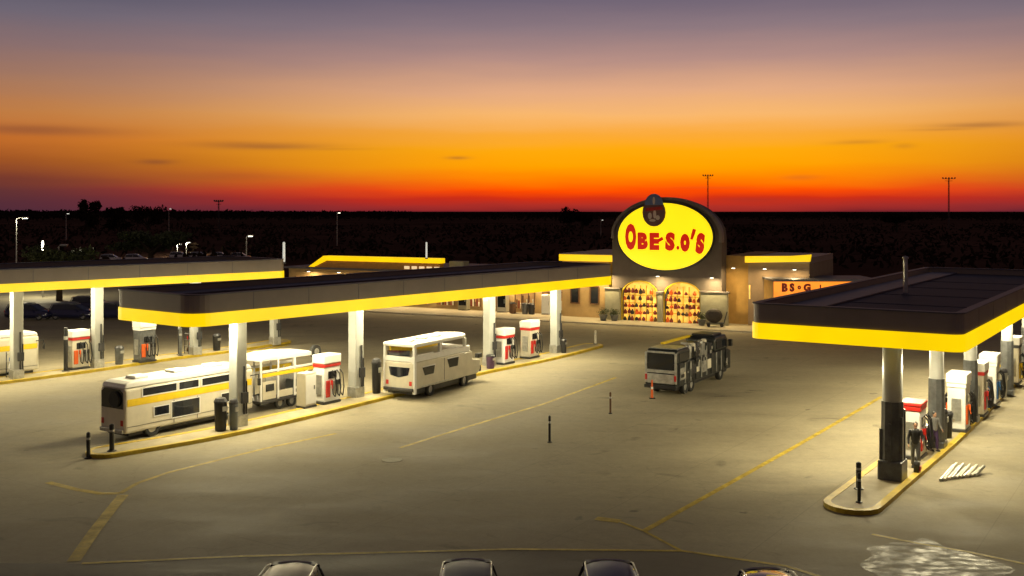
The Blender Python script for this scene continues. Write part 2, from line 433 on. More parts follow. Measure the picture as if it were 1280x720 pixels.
island('yellow-kerbed island running under the left canopy', E2, 2.0)
island('yellow-kerbed island with rounded nose running under the right canopy', E3, 1.9)

# ------------------------------------------------------------------ pumps
def pump(label, x, y, h, H=2.45, body=M_WHITE, band=M_RED, hose=M_BLACK, accent=M_RED, side=None):
    t = thing('fuel_pump', label, 'fuel pump', x, y, h, .145, group='fuel pumps on the islands')
    w = .58; d = .38
    MB().box(-w-.06, w+.06, -d-.04, d+.04, 0, .12).build('plinth', M_DARK, t, .02)
    MB().box(-w, w, -d, d, .123, H-.62).build('cabinet', body, t, .04)
    MB().box(-w-.03, w+.03, -d-.03, d+.03, H-.617, H-.45).build('colour_band', band, t, .02)
    MB().box(-w-.05, w+.05, -d-.06, d+.06, H-.447, H-(.3 if side else 0)).build('topper', side or M_WHITE, t, .05)
    for s in (-1, 1):
        MB().box(-.30, .30, s*(d+.002), s*(d+.03), 1.28, 1.66).build('screen', M_GLASS, t, .01)
        MB().box(-.48, -.20, s*(d+.002), s*(d+.06), .35, 1.2).build('side_panel', accent, t, .02)
        MB().box(.02, .50, s*(d+.002), s*(d+.04), .45, 1.15).build('keypad_panel', M_SILV, t, .01)
        for k, xx in enumerate((-.05, .28, .52)):
            MB().tube([(xx, s*(d+.05), 1.7), (xx+.05, s*(d+.20), 1.5), (xx+.09, s*(d+.26), .8), (xx+.04, s*(d+.22), .35), (xx-.04, s*(d+.14), .5), (xx-.05, s*(d+.1), 1.0)], .028).build('hose', hose, t)
            n = MB(); n.box(xx-.1, xx-.02, s*(d+.04), s*(d+.14), .95, 1.2); n.cyl((xx-.06, s*(d+.09), 1.0), (xx-.1, s*(d+.16), .78), .02)
            n.build('nozzle', accent if k == 0 else M_BLACK, t)
    for s in (-1, 1):
        a = MB(); a.box(s*(w+.002), s*(w+.05), -.2, .2, .5, 1.5)
        a.build('card_reader', M_DARK if s > 0 else M_SILV, t, .01)
    return t
pump('white fuel pump with red band between white coach and second middle canopy column', -9.55, 53.6, 33, 2.5)
pump('white fuel pump with red band just past the third column of the middle canopy', -.50, 67.3, 33, 2.3)
pump('tall cream fuel pump with red band before the last middle canopy column', 1.2, 70.0, 33, 2.5, body=M_CREAM)
pump('cream fuel pump with red band and orange hose beside the left canopy column', -27.2, 65.1, 36, 2.45, body=M_CREAM, accent=M_ORANGE)
pump('black and white fuel pump with orange panel behind the near corner of middle canopy', -24.1, 68.2, 36, 2.7, body=M_CHAR, band=M_WHITE, accent=M_ORANGE)
pump('red-topped white fuel pump nearest the round nose of the right island', 16.1, 41.75, 33, 2.55, hose=M_BLACK, side=M_RED)
pump('white fuel pump with orange panels past the second column of the right canopy', 20.15, 46.9, 33, 2.6, band=M_WHITE, accent=M_ORANGE)
pump('white fuel pump with a blue panel past the third column of the right canopy', 24.45, 53.2, 33, 2.6, band=M_WHITE, accent=M_BLUE)
pump('red-banded cream fuel pump right behind the third column of the right canopy', 22.55, 50.4, 33, 2.6, body=M_CREAM)
pump('cream fuel pump with yellow panels furthest along the right island', 28.7, 59.6, 33, 2.7, body=M_CREAM, band=M_DARK, accent=M_YEL)

# bins
def bin_(label, x, y, h, m=M_BLACK, H=1.05, lid=M_DARK, z=.145, r=.28):
    t = thing('waste_bin', label, 'bin', x, y, h, z, group='bins and tubs on the islands')
    MB().lathe([(r*.82, 0), (r*.88, .03), (r, H*.8), (r, H*.84)], n=16).build('tub', m, t, smooth=False)
    MB().lathe([(r*1.07, H*.842), (r*1.07, H*.88), (r*.8, H*.97), (.06, H)], n=16).build('lid', lid, t)
    MB().box(-r*.5, r*.5, -r*1.1, -r*.95, H*.6, H*.74).build('flap', M_SILV, t)
    return t
bin_('black bin standing against the first column of the middle canopy', -13.1, 46.75, 33, M_BLACK, 1.5)
bin_('slate blue bin between the first middle column and the coach', -12.55, 46.9, 33, mat('slate', (.12, .14, .16), .5), 1.4, z=.145, r=.2)
bin_('tall black bin behind the white motorhome on the middle island', -7.35, 56.4, 33, M_BLACK, 1.9, r=.26)
bin_('dark purple bin at the foot of the third middle canopy column', -1.35, 65.2, 33, mat('plum', (.05, .02, .06), .5), .9)
bin_('black bin on the right island after the second column', 18.9, 45.3, 33, M_BLACK, 1.2)
bin_('grey bin on the right island before the third column', 20.7, 47.9, 33, M_CHAR, 1.7)
bin_('blue bin on the right island just before the blue-panelled pump', 23.75, 52.2, 33, M_BLUE, 1.3)
bin_('silver bin on the right island before the last column', 25.9, 55.0, 33, M_SILV, 1.6)
bin_('yellow bin on the right island before the last pump', 27.6, 58.2, 33, M_YEL, 1.6)
bin_('small teal bin beside the second column of the right canopy', 17.25, 44.6, 33, mat('teal', (.02, .12, .14), .4), 1.3, r=.22)
bin_('dark bin on the left island beside the column', -25.3, 67.0, 33, M_CHAR, 1.2)
bin_('black bin at the far end of the middle island beside the last column', 3.6, 72.4, 33, M_BLACK, 1.0, r=.2)
bin_('dark tub under the left canopy by the thin cream column', -20.9, 73.6, 33, M_BLACK, 1.2)
# squeegee stands
def rack(label, x, y, h, m, z=.145):
    t = thing('display_rack', label, 'rack', x, y, h, z, group='racks of goods on the islands')
    a = MB()
    for sx in (-.4, .4):
        for sy in (-.2, .2): a.box(sx-.02, sx+.02, sy-.02, sy+.02, 0, 1.5)
    a.build('frame', M_DARK, t)
    for k in range(4): MB().box(-.42, .42, -.22, .22, .1+k*.42, .13+k*.42).build('shelf', M_SILV, t)
    for k in range(3):
        for j in range(4):
            MB().lathe([(.07, 0), (.07, .2), (.03, .24), (.03, .28)], (-.3+j*.2, random.uniform(-.05, .05), .132+k*.42), 10).build('bottle', m[(j+k) % len(m)], t)
    return t
rack('rack of blue and white bottles beside the coach under the left canopy', -29.6, 61.9, 33, [M_BLUE, M_WHITE, M_BLUE])
rack('rack of red and yellow bottles on the right island before the second column', 17.0, 43.2, 33, [M_RED, M_YEL, M_WHITE])
rack('rack of orange and white bottles beyond the second pump of the right island', 20.1, 47.6, 33, [M_ORANGE, M_WHITE, M_YEL])
rack('rack of brown bottles at the far end of the left island', -22.3, 72.3, 33, [M_WOOD, M_CREAM, M_RED])

rack('rack of yellow and blue bottles just before the third right column', 21.2, 48.4, 33, [M_YEL, M_BLUE, M_WHITE])
rack('rack of red and cream bottles between the third and fourth right pumps', 25.9, 55.6, 33, [M_RED, M_CREAM, M_YEL])
bin_('yellow tub beside the first pump of the right island', 16.6, 42.3, 33, M_YEL, .7, r=.25)
bin_('low red tub after the second pump of the right island', 20.9, 48.0, 33, M_RED, .8, r=.25)
bin_('charcoal bin right behind the second column of the right canopy', 18.3, 44.3, 33, M_CHAR, 1.5, r=.24)
# bollards
def bollard(label, x, y, H, r=.07, m=M_BLACK, z=0, tapem=M_SILV, group='thin bollards'):
    t = thing('bollard', label, 'bollard', x, y, 0, z, group=group)
    MB().lathe([(r, 0), (r, H-.03), (r*.7, H), (.01, H+.02)], n=14).build('post', m, t)
    MB().lathe([(r*1.06, H*.72), (r*1.06, H*.8)], n=14).build('reflector', tapem, t)
    MB().lathe([(r*1.9, 0), (r*1.9, .03), (r*1.2, .05)], n=14).build('foot', M_DARK, t)
x, y = g(687, 553); bollard('lone dark bollard nearest the camera in the middle of the forecourt', x, y, 1.15, .055)
x, y = g(763, 517); bollard('lone dark bollard between the middle canopy and the dark truck', x, y, 1.05, .05, M_WOOD)
bollard('left of the two black bollards at the near tip of the middle island', -17.15, 42.1, 1.05, .08)
bollard('right of the two black bollards at the near tip of the middle island', -16.45, 42.75, 1.1, .1, z=.145)
bollard('front bollard on the round nose of the right island', 11.75, 35.2, 1.0, .06, z=.145)
bollard('second bollard behind the front one on the nose of the right island', 12.3, 36.9, .95, .09, z=.145)
bollard('pale bollard at the far tip of the middle island', 6.2, 77.2, 1.0, .09, M_CREAM, z=.145)
bollard('dark post at the end of the row of pumps on the left island', -22.9, 71.6, 2.4, .1, z=.145)
bollard('black post with grey top beside the dark one on the left island', -22.6, 70.9, 1.9, .1, M_CHAR, z=.145)
bollard('black pole standing behind the white coach under the left canopy', -27.5, 64.1, 2.7, .13, z=.145)
# traffic cone-like marker
t = thing('marker_post', 'orange marker post at the rear corner of the dark truck', 'marker', *g(815, 498), 0)
MB().lathe([(.07, .04), (.045, .95), (.02, 1.0)], n=12).build('post', M_ORANGE, t)
MB().box(-.16, .16, -.16, .16, 0, .04).build('base', M_BLACK, t, .01)
MB().lathe([(.064, .5), (.06, .62)], n=12).build('reflective_collar', M_WHITE, t)

# grate / pile of pale pipes
x, y = g(1200, 598)
t = thing('pipe_pile', 'heap of pale pipes lying on the ground right of the island', 'pipes', x, y, 28)
for k in range(10):
    yy = .6-k*.12; L_ = 2.0-.15*k
    MB().cyl((1.2-L_-.1*random.random(), yy, .06), (1.2+.1*random.random(), yy-.25, .16+.10*(k % 2)), .06, n=10).build('pipe', M_CREAM if k % 3 else M_SILV, t)
# puddle
def blob(cx, cy, rx, ry, seed, n=48, rot=0):
    rr = random.Random(seed); ph = [rr.uniform(0, 6.28) for _ in range(5)]
    out = []
    for i in range(n):
        a = 2*math.pi*i/n; k = 1+.18*math.sin(2*a+ph[0])+.14*math.sin(3*a+ph[1])+.1*math.sin(5*a+ph[2])+.07*math.sin(9*a+ph[3])
        px, py = rx*k*math.cos(a), ry*k*math.sin(a)
        out.append((cx+px*math.cos(rot)-py*math.sin(rot), cy+px*math.sin(rot)+py*math.cos(rot)))
    return out
def puddle_mat():
    m = bpy.data.materials.new('wet_patch'); m.use_nodes = True
    nt = m.node_tree; N = nt.nodes; L = nt.links; b = N['Principled BSDF']
    b.inputs['Base Color'].default_value = (.16, .14, .10, 1)
    geo = N.new('ShaderNodeNewGeometry'); mp = N.new('ShaderNodeMapping'); mp.inputs['Scale'].default_value = (1, 1.6, 1)
    L.new(geo.outputs['Position'], mp.inputs['Vector'])
    n = N.new('ShaderNodeTexNoise'); n.inputs['Scale'].default_value = 2.6; n.inputs['Detail'].default_value = 5; n.inputs['Roughness'].default_value = .6
    L.new(mp.outputs['Vector'], n.inputs['Vector'])
    r = N.new('ShaderNodeMapRange'); r.inputs['From Min'].default_value = .42; r.inputs['From Max'].default_value = .6
    r.inputs['To Min'].default_value = .36; r.inputs['To Max'].default_value = .62
    L.new(n.outputs['Fac'], r.inputs['Value']); L.new(r.outputs['Result'], b.inputs['Roughness'])
    r2 = N.new('ShaderNodeMapRange'); r2.inputs['From Min'].default_value = .40; r2.inputs['From Max'].default_value = .66
    r2.inputs['To Min'].default_value = .75; r2.inputs['To Max'].default_value = .0
    n2 = N.new('ShaderNodeTexNoise'); n2.inputs['Scale'].default_value = 1.4; n2.inputs['Detail'].default_value = 7
    L.new(mp.outputs['Vector'], n2.inputs['Vector'])
    L.new(n2.outputs['Fac'], r2.inputs['Value']); L.new(r2.outputs['Result'], b.inputs['Alpha'])
    bp = N.new('ShaderNodeBump'); bp.inputs['Strength'].default_value = .3; bp.inputs['Distance'].default_value = .03
    L.new(n.outputs['Fac'], bp.inputs['Height']); L.new(bp.outputs['Normal'], b.inputs['Normal'])
    b.inputs['Specular IOR Level'].default_value = .55
    return m
M_WET = puddle_mat()
sheet('puddle', blob(11.9, 29.7, 1.6, 2.0, 3), .006, M_WET)
mh = MB().lathe([(.42, 0), (.42, .012), (.36, .015), (.36, .01), (.01, .01)], (g(490, 575)[0], g(490, 575)[1], 0), 24).build('manhole_cover', M_STONE)
tag(mh, 'pale round manhole cover in the open forecourt left of centre', 'manhole cover')

# ------------------------------------------------------------------ vehicles
def wheel(parent, x, y, r, w=.22, rimm=M_RIM):
    s = 1 if y > 0 else -1
    a = MB(); prof = [(r*.6, -w/2), (r*.93, -w/2), (r, -w*.35), (r, w*.35), (r*.93, w/2), (r*.6, w/2)]
    n = 22; vs = []; fs = []
    for rr, yy in prof:
        for i in range(n):
            q = 2*math.pi*i/n; vs.append((x+rr*math.cos(q), y+yy, r+rr*math.sin(q)))
    for j in range(len(prof)-1):
        for i in range(n): fs.append((j*n+i, j*n+(i+1) % n, (j+1)*n+(i+1) % n, (j+1)*n+i))
    for i in range(n): fs.append((5*n+i, 5*n+(i+1) % n, (i+1) % n, i))
    a.add(vs, fs); wh = a.build('wheel', M_RUB, parent)
    b = MB(); b.cyl((x, y-w*.3, r), (x, y+w*.42*s if s > 0 else y-w*.42, r), r*.58, r*.5, 16)
    b.cyl((x, y, r), (x, y+s*w*.5, r), r*.16, n=10)
    b.build('rim', rimm, wh); return wh

def coach(label, x, y, h, L, W, H, wins, stripe=M_YEL, z0=.32, group=None):
    """long low coach, local x 0 (rear) .. L, y 0..W (right side at 0)"""
    t = thing('coach', label, 'coach', x, y, h, group=group)
    MB().box(0, L, 0, W, z0, H-.28).build('body', M_CREAM, t, .12, seg=3)
    a = MB()
    a.prism([(0, H-.27), (L, H-.27), (L-.15, H-.06), (L-.5, H), (.4, H), (.1, H-.08)], .06, W-.06, 'y'); a.build('roof', M_WHITE, t, .07, seg=3)
    for k in range(max(2, int(L/2.3))):
        xx = .9+k*2.1
        if xx+.8 < L:
            hb = MB(); hb.box(xx, xx+.75, W*.3, W*.7, H+.003, H+.13); hb.build('roof_hatch', M_WHITE, t, .04)
    MB().box(.12, L-.12, -.012, -.002, H-1.05, H-.74).build('stripe', stripe, t)
    MB().box(.12, L-.12, W+.002, W+.012, H-1.05, H-.74).build('stripe', stripe, t)
    for (a0, a1, z_0, z_1) in wins:
        for s in (0, 1):
            yy = (-.015, -.003) if s == 0 else (W+.003, W+.015)
            w_ = MB().box(a0, a1, yy[0], yy[1], z_0, z_1).build('window', M_GLASS, t, .004)
            f = MB(); th = .04; y0, y1 = (yy[0]-.012, yy[0]-.001) if s == 0 else (yy[1]+.001, yy[1]+.012)
            f.box(a0-th, a1+th, y0, y1, z_1, z_1+th); f.box(a0-th, a1+th, y0, y1, z_0-th, z_0); f.box(a0-th, a0, y0, y1, z_0, z_1); f.box(a1, a1+th, y0, y1, z_0, z_1)
            f.build('window_frame', M_WHITE, w_)
    # rear: dark recessed window and round lamp, bumper
    rw = MB(); rw.prism([(.12, H-1.15), (W-.12, H-1.15), (W-.12, H-.45), (W-.35, H-.3), (.35, H-.3), (.12, H-.45)], -.02, -.004, 'x'); rw.build('rear_window', M_GLASS, t)
    fw = MB(); fw.prism([(.12, 1.0), (W-.12, 1.0), (W-.12, H-.45), (.12, H-.45)], L+.004, L+.02, 'x'); fw.build('windscreen', M_GLASS, t)
    sw = MB(); sw.cyl((-.12, W*.36, H-.75), (-.022, W*.36, H-.75), .34, n=22); sw.build('spare_wheel', M_RUB, t)
    MB().box(-.10, -.004, .08, W-.08, z0+.02, z0+.2).build('bumper', M_SILV, t, .03)
    for yy in (.2, W-.2): MB().box(-.025, -.006, yy-.09, yy+.09, z0+.35, z0+.6).build('tail_light', M_RED, t, .01)
    MB().box(.3, L-.3, .15, W-.15, .18, z0-.003).build('chassis', M_BLACK, t)
    a = MB(); a.box(L*.53, L*.53+.03, -.012, -.003, z0+.1, H-1.1); a.box(L*.35, L*.35+.03, -.012, -.003, z0+.1, H-1.1); a.box(.1, L-.1, -.012, -.003, z0+.28, z0+.3)
    a.build('panel_joint', M_DARK, t)
    for xx in (L*.2, L*.82):
        for yy in (.14, W-.14): wheel(t, xx, yy, .42, .24)
    MB().tube([(L-.2, 0, H-.6), (L+.15, -.22, H-.55), (L+.15, -.22, H-.8)], .025).build('mirror_arm', M_BLACK, t)
    MB().box(L+.1, L+.2, -.32, -.16, H-1.1, H-.75).build('mirror', M_BLACK, t, .02)
    return t
H_ = 2.65
coach('long white coach with yellow stripe parked behind the first column of the middle canopy', -16.75, 45.0, 33.7, 7.3, 1.75, 2.55,
      [(.9, 2.7, 1.87, 2.2), (2.85, 3.95, 1.87, 2.2), (4.15, 6.8, 1.87, 2.2), (1.5, 2.3, .9, 1.28), (2.45, 4.0, .66, 1.36), (5.3, 6.3, .9, 1.32)], group='coaches at the fuel islands')
coach('white coach with yellow stripe cut off by the left edge under the left canopy', -34.2, 56.8, 38, 8.6, 2.0, 2.7,
      [(.6, 2.4, 1.95, 2.25), (2.8, 4.6, 1.95, 2.25), (.9, 2.4, .8, 1.35), (2.8, 3.9, .8, 1.35), (5.0, 6.0, .9, 1.4)], group='coaches at the fuel islands')

# trailer ahead of the coach (open frame, diagonal braces, spare wheel up high)
def trailer(label, x, y, h, L, W, H):
    t = thing('trailer', label, 'trailer', x, y, h)
    MB().box(0, L, 0, W, .42, .55).build('floor', M_DARK, t, .02)
    MB().prism([(0, H-.22), (L, H-.3), (L-.3, H-.08), (L*.6, H+.03), (L*.3, H+.06), (.2, H-.05)], 0, W, 'y').build('roof', M_WHITE, t, .05)
    for yy in (.0, W-.05):
        p = 'side_frame'
        a = MB()
        for xx in (0, 1.15, 2.3, L-.12): a.box(xx, xx+.12, yy, yy+.05, .55, H-.2)
        a.box(.12, L-.12, yy, yy+.05, H-.8, H-.68)
        a.build(p, M_WHITE, t, .01)
        a = MB()
        for (xa, za, xb, zb_) in ((2.45, .62, L-.2, 1.75), (2.45, .9, L-.7, 1.8)):
            a.cyl((xa, yy+.025, za), (xb, yy+.025, zb_), .04, n=8)
        a.build('brace', M_WHITE, t)
        MB().box(.14, L-.14, yy-.012 if yy == 0 else yy+.052, yy-.002 if yy == 0 else yy+.062, H-1.02, H-.84).build('stripe', M_YEL, t)
    MB().box(.2, 1.1, .05, .1, .6, 1.5).build('side_panel', M_CREAM, t, .01)
    MB().box(1.3, 2.25, .052, .1, .6, .95).build('side_panel', M_CREAM, t, .01)
    MB().box(.4, .95, .03, .048, 1.0, 1.35).build('hatch', M_GLASS, t)
    MB().box(1.2, L-.2, W*.5, W*.5+.06, .56, H-.9).build('bulkhead', M_SILV, t)
    MB().box(2.6, L-.5, .35, W-.4, .56, 1.3).build('crate', M_CHAR, t, .04)
    a = MB(); a.cyl((L-.12, -.04, H-.12), (L-.12, .16, H-.12), .34, n=22); sw = a.build('spare_wheel', M_RUB, t)
    MB().cyl((L-.12, -.05, H-.12), (L-.12, -.041, H-.12), .17, n=14).build('rim', M_SILV, sw)
    for yy in (.14, W-.14):
        wheel(t, L*.35, yy, .3, .2); wheel(t, L*.55, yy, .3, .2)
    return t
d = hdir(33.7)
trailer('white framed trailer with diagonal braces and a high spare wheel in front of the coach', -16.75+d.x*7.75, 45.0+d.y*7.75, 33.7, 4.0, 1.8, 2.75)
# boxes on the island before the pump
t = thing('switch_cabinet', 'plain cream cabinet between the braced trailer and the red pump', 'cabinet', -10.35, 52.35, 33, .145)
MB().box(-.4, .4, -.3, .3, .1, 1.75).build('housing', M_CREAM, t, .03); MB().box(-.35, .35, -.32, -.303, .2, 1.65).build('door', M_WHITE, t, .01)
MB().box(-.42, .42, -.32, .32, 0, .097).build('plinth', M_DARK, t); MB().box(.2, .24, -.35, -.322, .9, 1.1).build('handle', M_BLACK, t)

# white motorhome
def motorhome(label, x, y, h):
    L, W, H = 6.8, 2.0, 2.98
    t = thing('motorhome', label, 'motorhome', x, y, h)
    a = MB(); a.prism([(0, .55), (L*.97, .55), (L, .8), (L, 1.35), (L*.88, 1.45), (L*.86, 1.95), (0, 1.98)], 0, W, 'y'); a.build('body', M_CREAM, t, .07, seg=3)
    a = MB(); a.prism([(0, 1.983), (L*.84, 1.963), (L*.84, 2.28), (0, 2.28)], .03, W-.03, 'y'); a.build('waist', M_WHITE, t, .05)
    # roof slab with rounded far end
    pts = [(-.03, -.04), (L*.7, -.04)]+[(L*.7+math.sin(a_)*1.05, W/2-math.cos(a_)*(W/2+.04)) for a_ in [math.pi*k/10 for k in range(1, 10)]]+[(L*.7, W+.04), (-.03, W+.04)]
    MB().prism(pts, H-.2, H).build('roof', M_WHITE, t, .06, seg=3)
    for (xx, yy) in ((0, -.02), (0, W-.14), (L*.36, -.02), (L*.36, W-.14), (L*.74, -.02), (L*.74, W-.14)):
        MB().box(xx, xx+.2, yy, yy+.16, 2.283 if xx else .3, H-.203).build('corner_post', M_WHITE, t, .03)
    MB().box(.25, L*.72, W-.3, W-.2, 2.283, H-.21).build('inner_panel', M_YEL, t)
    for (a0, a1) in ((.3, 1.9), (2.5, 4.2)): MB().box(a0, a1, .02, .05, 2.29, 2.36).build('rail', M_WHITE, t, .01)
    for k in range(3): MB().box(.6+k*1.3, 1.1+k*1.3, W*.35, W*.65, H+.003, H+.1).build('roof_hatch', M_WHITE if k != 1 else M_SILV, t, .03)
    # side windows (trapezoid), rear windows
    for (a0, a1, z0, z1) in ((.75, 1.95, 1.2, 1.65), (3.2, 4.4, 1.3, 1.8)):
        w_ = MB().prism([(a0, z1), (a1, z1), (a1-.12, z0), (a0+.22, z0)], -.02, -.003, 'y').build('window', M_GLASS, t)
        MB().box(a0-.03, a1+.03, -.05, -.021, z1, z1+.05).build('window_frame', M_WHITE, w_)
    MB().prism([(.3, 1.7), (W-.35, 1.7), (W-.45, 1.25), (W*.5, 1.15), (.4, 1.3)], -.02, -.003, 'x').build('rear_window', M_GLASS, t)
    MB().prism([(.3, 2.62), (W-.25, 2.55), (W-.25, 2.3), (.3, 2.3)], -.02, .02, 'x').build('rear_upper_window', M_GLASS, t)
    MB().box(-.12, -.004, .05, W-.05, .45, .62).build('bumper', M_DARK, t, .03)
    for yy in (.25, W-.25): MB().box(-.02, -.004, yy-.08, yy+.08, .75, .98).build('tail_light', M_RED, t)
    MB().box(.2, L-.2, .15, W-.15, .25, .547).build('chassis', M_BLACK, t)
    MB().box(L*.1, L*.55, -.03, -.004, .6, .68).build('side_skirt', M_SILV, t)
    MB().box(2.9, 2.93, -.012, -.003, .7, 1.9).build('door_seam', M_DARK, t)
    for xx in (1.6, 5.1):
        for yy in (.13, W-.13): wheel(t, xx, yy, .36, .24)
    b = MB(); b.box(L-.55, L-.15, -.22, .05, 1.5, 1.75); b.build('mirror', M_BLACK, t, .03)
    b = MB(); b.box(L+.003, L+.35, .15, W-.15, .6, .95); b.build('front_bumper', M_DARK, t, .04)
    for yy in (.35, W-.35): MB().cyl((L-.02, yy, 1.1), (L+.04, yy, 1.1), .11, n=14).build('headlight', M_SILV, t)
    return t
motorhome('white two-level motorhome with open upper deck at the middle of the forecourt', -5.15, 54.9, 29)

# dark truck
M_TRK = mat('dark_truck_paint', (.03, .034, .034), .3, .2, var=.4, scale=3)
def truck(label, x, y, h):
    L, W = 8.6, 1.85
    t = thing('truck', label, 'truck', x, y, h)
    MB().prism([(0, .5), (L, .5), (L, 1.6), (L-.5, 1.75), (0, 1.75)], 0, W, 'y').build('body', M_TRK, t, .06)
    MB().prism([(0, 1.753), (2.0, 1.753), (2.0, 2.4), (1.8, 2.5), (.25, 2.5), (.05, 2.35)], .03, W-.03, 'y').build('rear_cabin', M_TRK, t, .1, seg=3)
    MB().prism([(5.9, 1.753), (L-.3, 1.753), (L-.45, 2.4), (L-.75, 2.6), (6.1, 2.6), (5.9, 2.45)], .03, W-.03, 'y').build('cab', M_TRK, t, .12, seg=3)
    MB().box(6.2, 7.7, .25, W-.25, 2.603, 2.72).build('roof_box', M_BLACK, t, .05)
    MB().box(.3, 1.75, .12, W-.12, 2.503, 2.56).build('roof_panel', M_SILV, t, .02)
    gl = MB(); gl.prism([(.16, 1.45), (W-.16, 1.45), (W-.2, 2.3), (.2, 2.3)], -.03, -.004, 'x'); gl.build('rear_window', M_GLASS, t)
    fr = MB(); fr.box(-.05, -.004, 0, .13, .7, 2.35); fr.box(-.05, -.004, W-.13, W, .7, 2.35); fr.box(-.05, -.004, .13, W-.13, 1.25, 1.42); fr.box(-.05, -.004, .13, W-.13, 2.32, 2.42)
    fr.build('rear_frame', M_SILV, t, .01)
    MB().box(-.08, -.006, .15, W-.15, .68, 1.2).build('tailgate', M_SILV, t, .03)
    MB().box(-.16, -.004, .0, W, .42, .6).build('bumper', M_BLACK, t, .03)
    for yy in (.08, W-.08): MB().box(-.075, -.052, yy-.06, yy+.06, .85, 1.15).build('tail_light', M_RED, t)
    # load bed: crates, barrels and a yellow pipe along the far side
    rr = random.Random(5)
    for k in range(7):
        x0 = 2.15+k*.53; hh = 2.25+.18*rr.random()
        MB().box(x0, x0+.44, .1+.1*rr.random(), W-.35, 1.756, hh).build('load_crate', (M_SILV, M_TRK, M_DARK, M_SILV)[k % 4], t, .03)
    for k in range(5):
        MB().lathe([(.17, 0), (.18, .1), (.17, .4), (.1, .46)], (2.5+k*.72, .32+.05*k, 2.1), 12).build('canister', (M_SILV, M_CREAM, M_DARK)[k % 3], t)
    MB().box(1.9, 6.0, W-.28, W-.1, 2.52, 2.66).build('load_beam', M_YEL, t, .02)
    for xx in (2.2, 5.6): MB().box(xx, xx+.08, W-.22, W-.14, 1.756, 2.517).build('stake', M_DARK, t)
    for k in range(10):
        x0 = .25+k*.82
        MB().box(x0, x0+.09, -.06, -.003, .62, 2.3 if 1.9 < x0 < 5.9 else 1.74).build('rib', M_SILV if k % 3 else M_DARK, t, .01)
    for k in range(22):
        x0 = rr.uniform(.3, 8.0); z0 = rr.uniform(.75, 2.1) if 2 < x0 < 5.8 else rr.uniform(.7, 1.4)
        MB().box(x0, x0+rr.uniform(.12, .45), -.085, -.061, z0, z0+rr.uniform(.1, .4)).build('side_fitting', rr.choice([M_SILV, M_CREAM, M_BLACK, M_SILV, M_TRK]), t, .01)
    for k, x0 in enumerate((.42, 2.1, 3.75, 4.55)):
        MB().box(x0, x0+.6, -.045, -.003, .85+.1*(k % 2), 1.5).build('side_panel', (M_SILV, M_DARK, M_SILV, M_CREAM)[k], t, .02)
    for (a0, a1, z0, z1) in ((.35, 1.8, 1.85, 2.3), (6.15, 7.1, 1.9, 2.35), (7.2, 7.9, 1.9, 2.35)):
        MB().box(a0, a1, .005, .027, z0, z1).build('window', M_GLASS, t)
    MB().prism([(.2, 1.9), (W-.2, 1.9), (W-.3, 2.35), (.3, 2.35)], L-.36, L-.33, 'x').build('windscreen', M_GLASS, t)
    MB().box(.2, L-.2, .2, W-.2, .3, .497).build('chassis', M_BLACK, t)
    for xx in (1.3, 2.2, 6.9):
        for yy in (.13, W-.13): wheel(t, xx, yy, .42, .26, M_SILV)
    MB().box(7.9, 8.1, -.3, -.08, 1.9, 2.3).build('mirror', M_BLACK, t, .02)
    MB().tube([(8.0, 0, 2.2), (8.0, -.18, 2.25)], .02).build('mirror_arm', M_DARK, t)
    return t
truck('dark grey loaded truck with a yellow beam on top, alone between the canopies', 8.85, 55.8, 31)

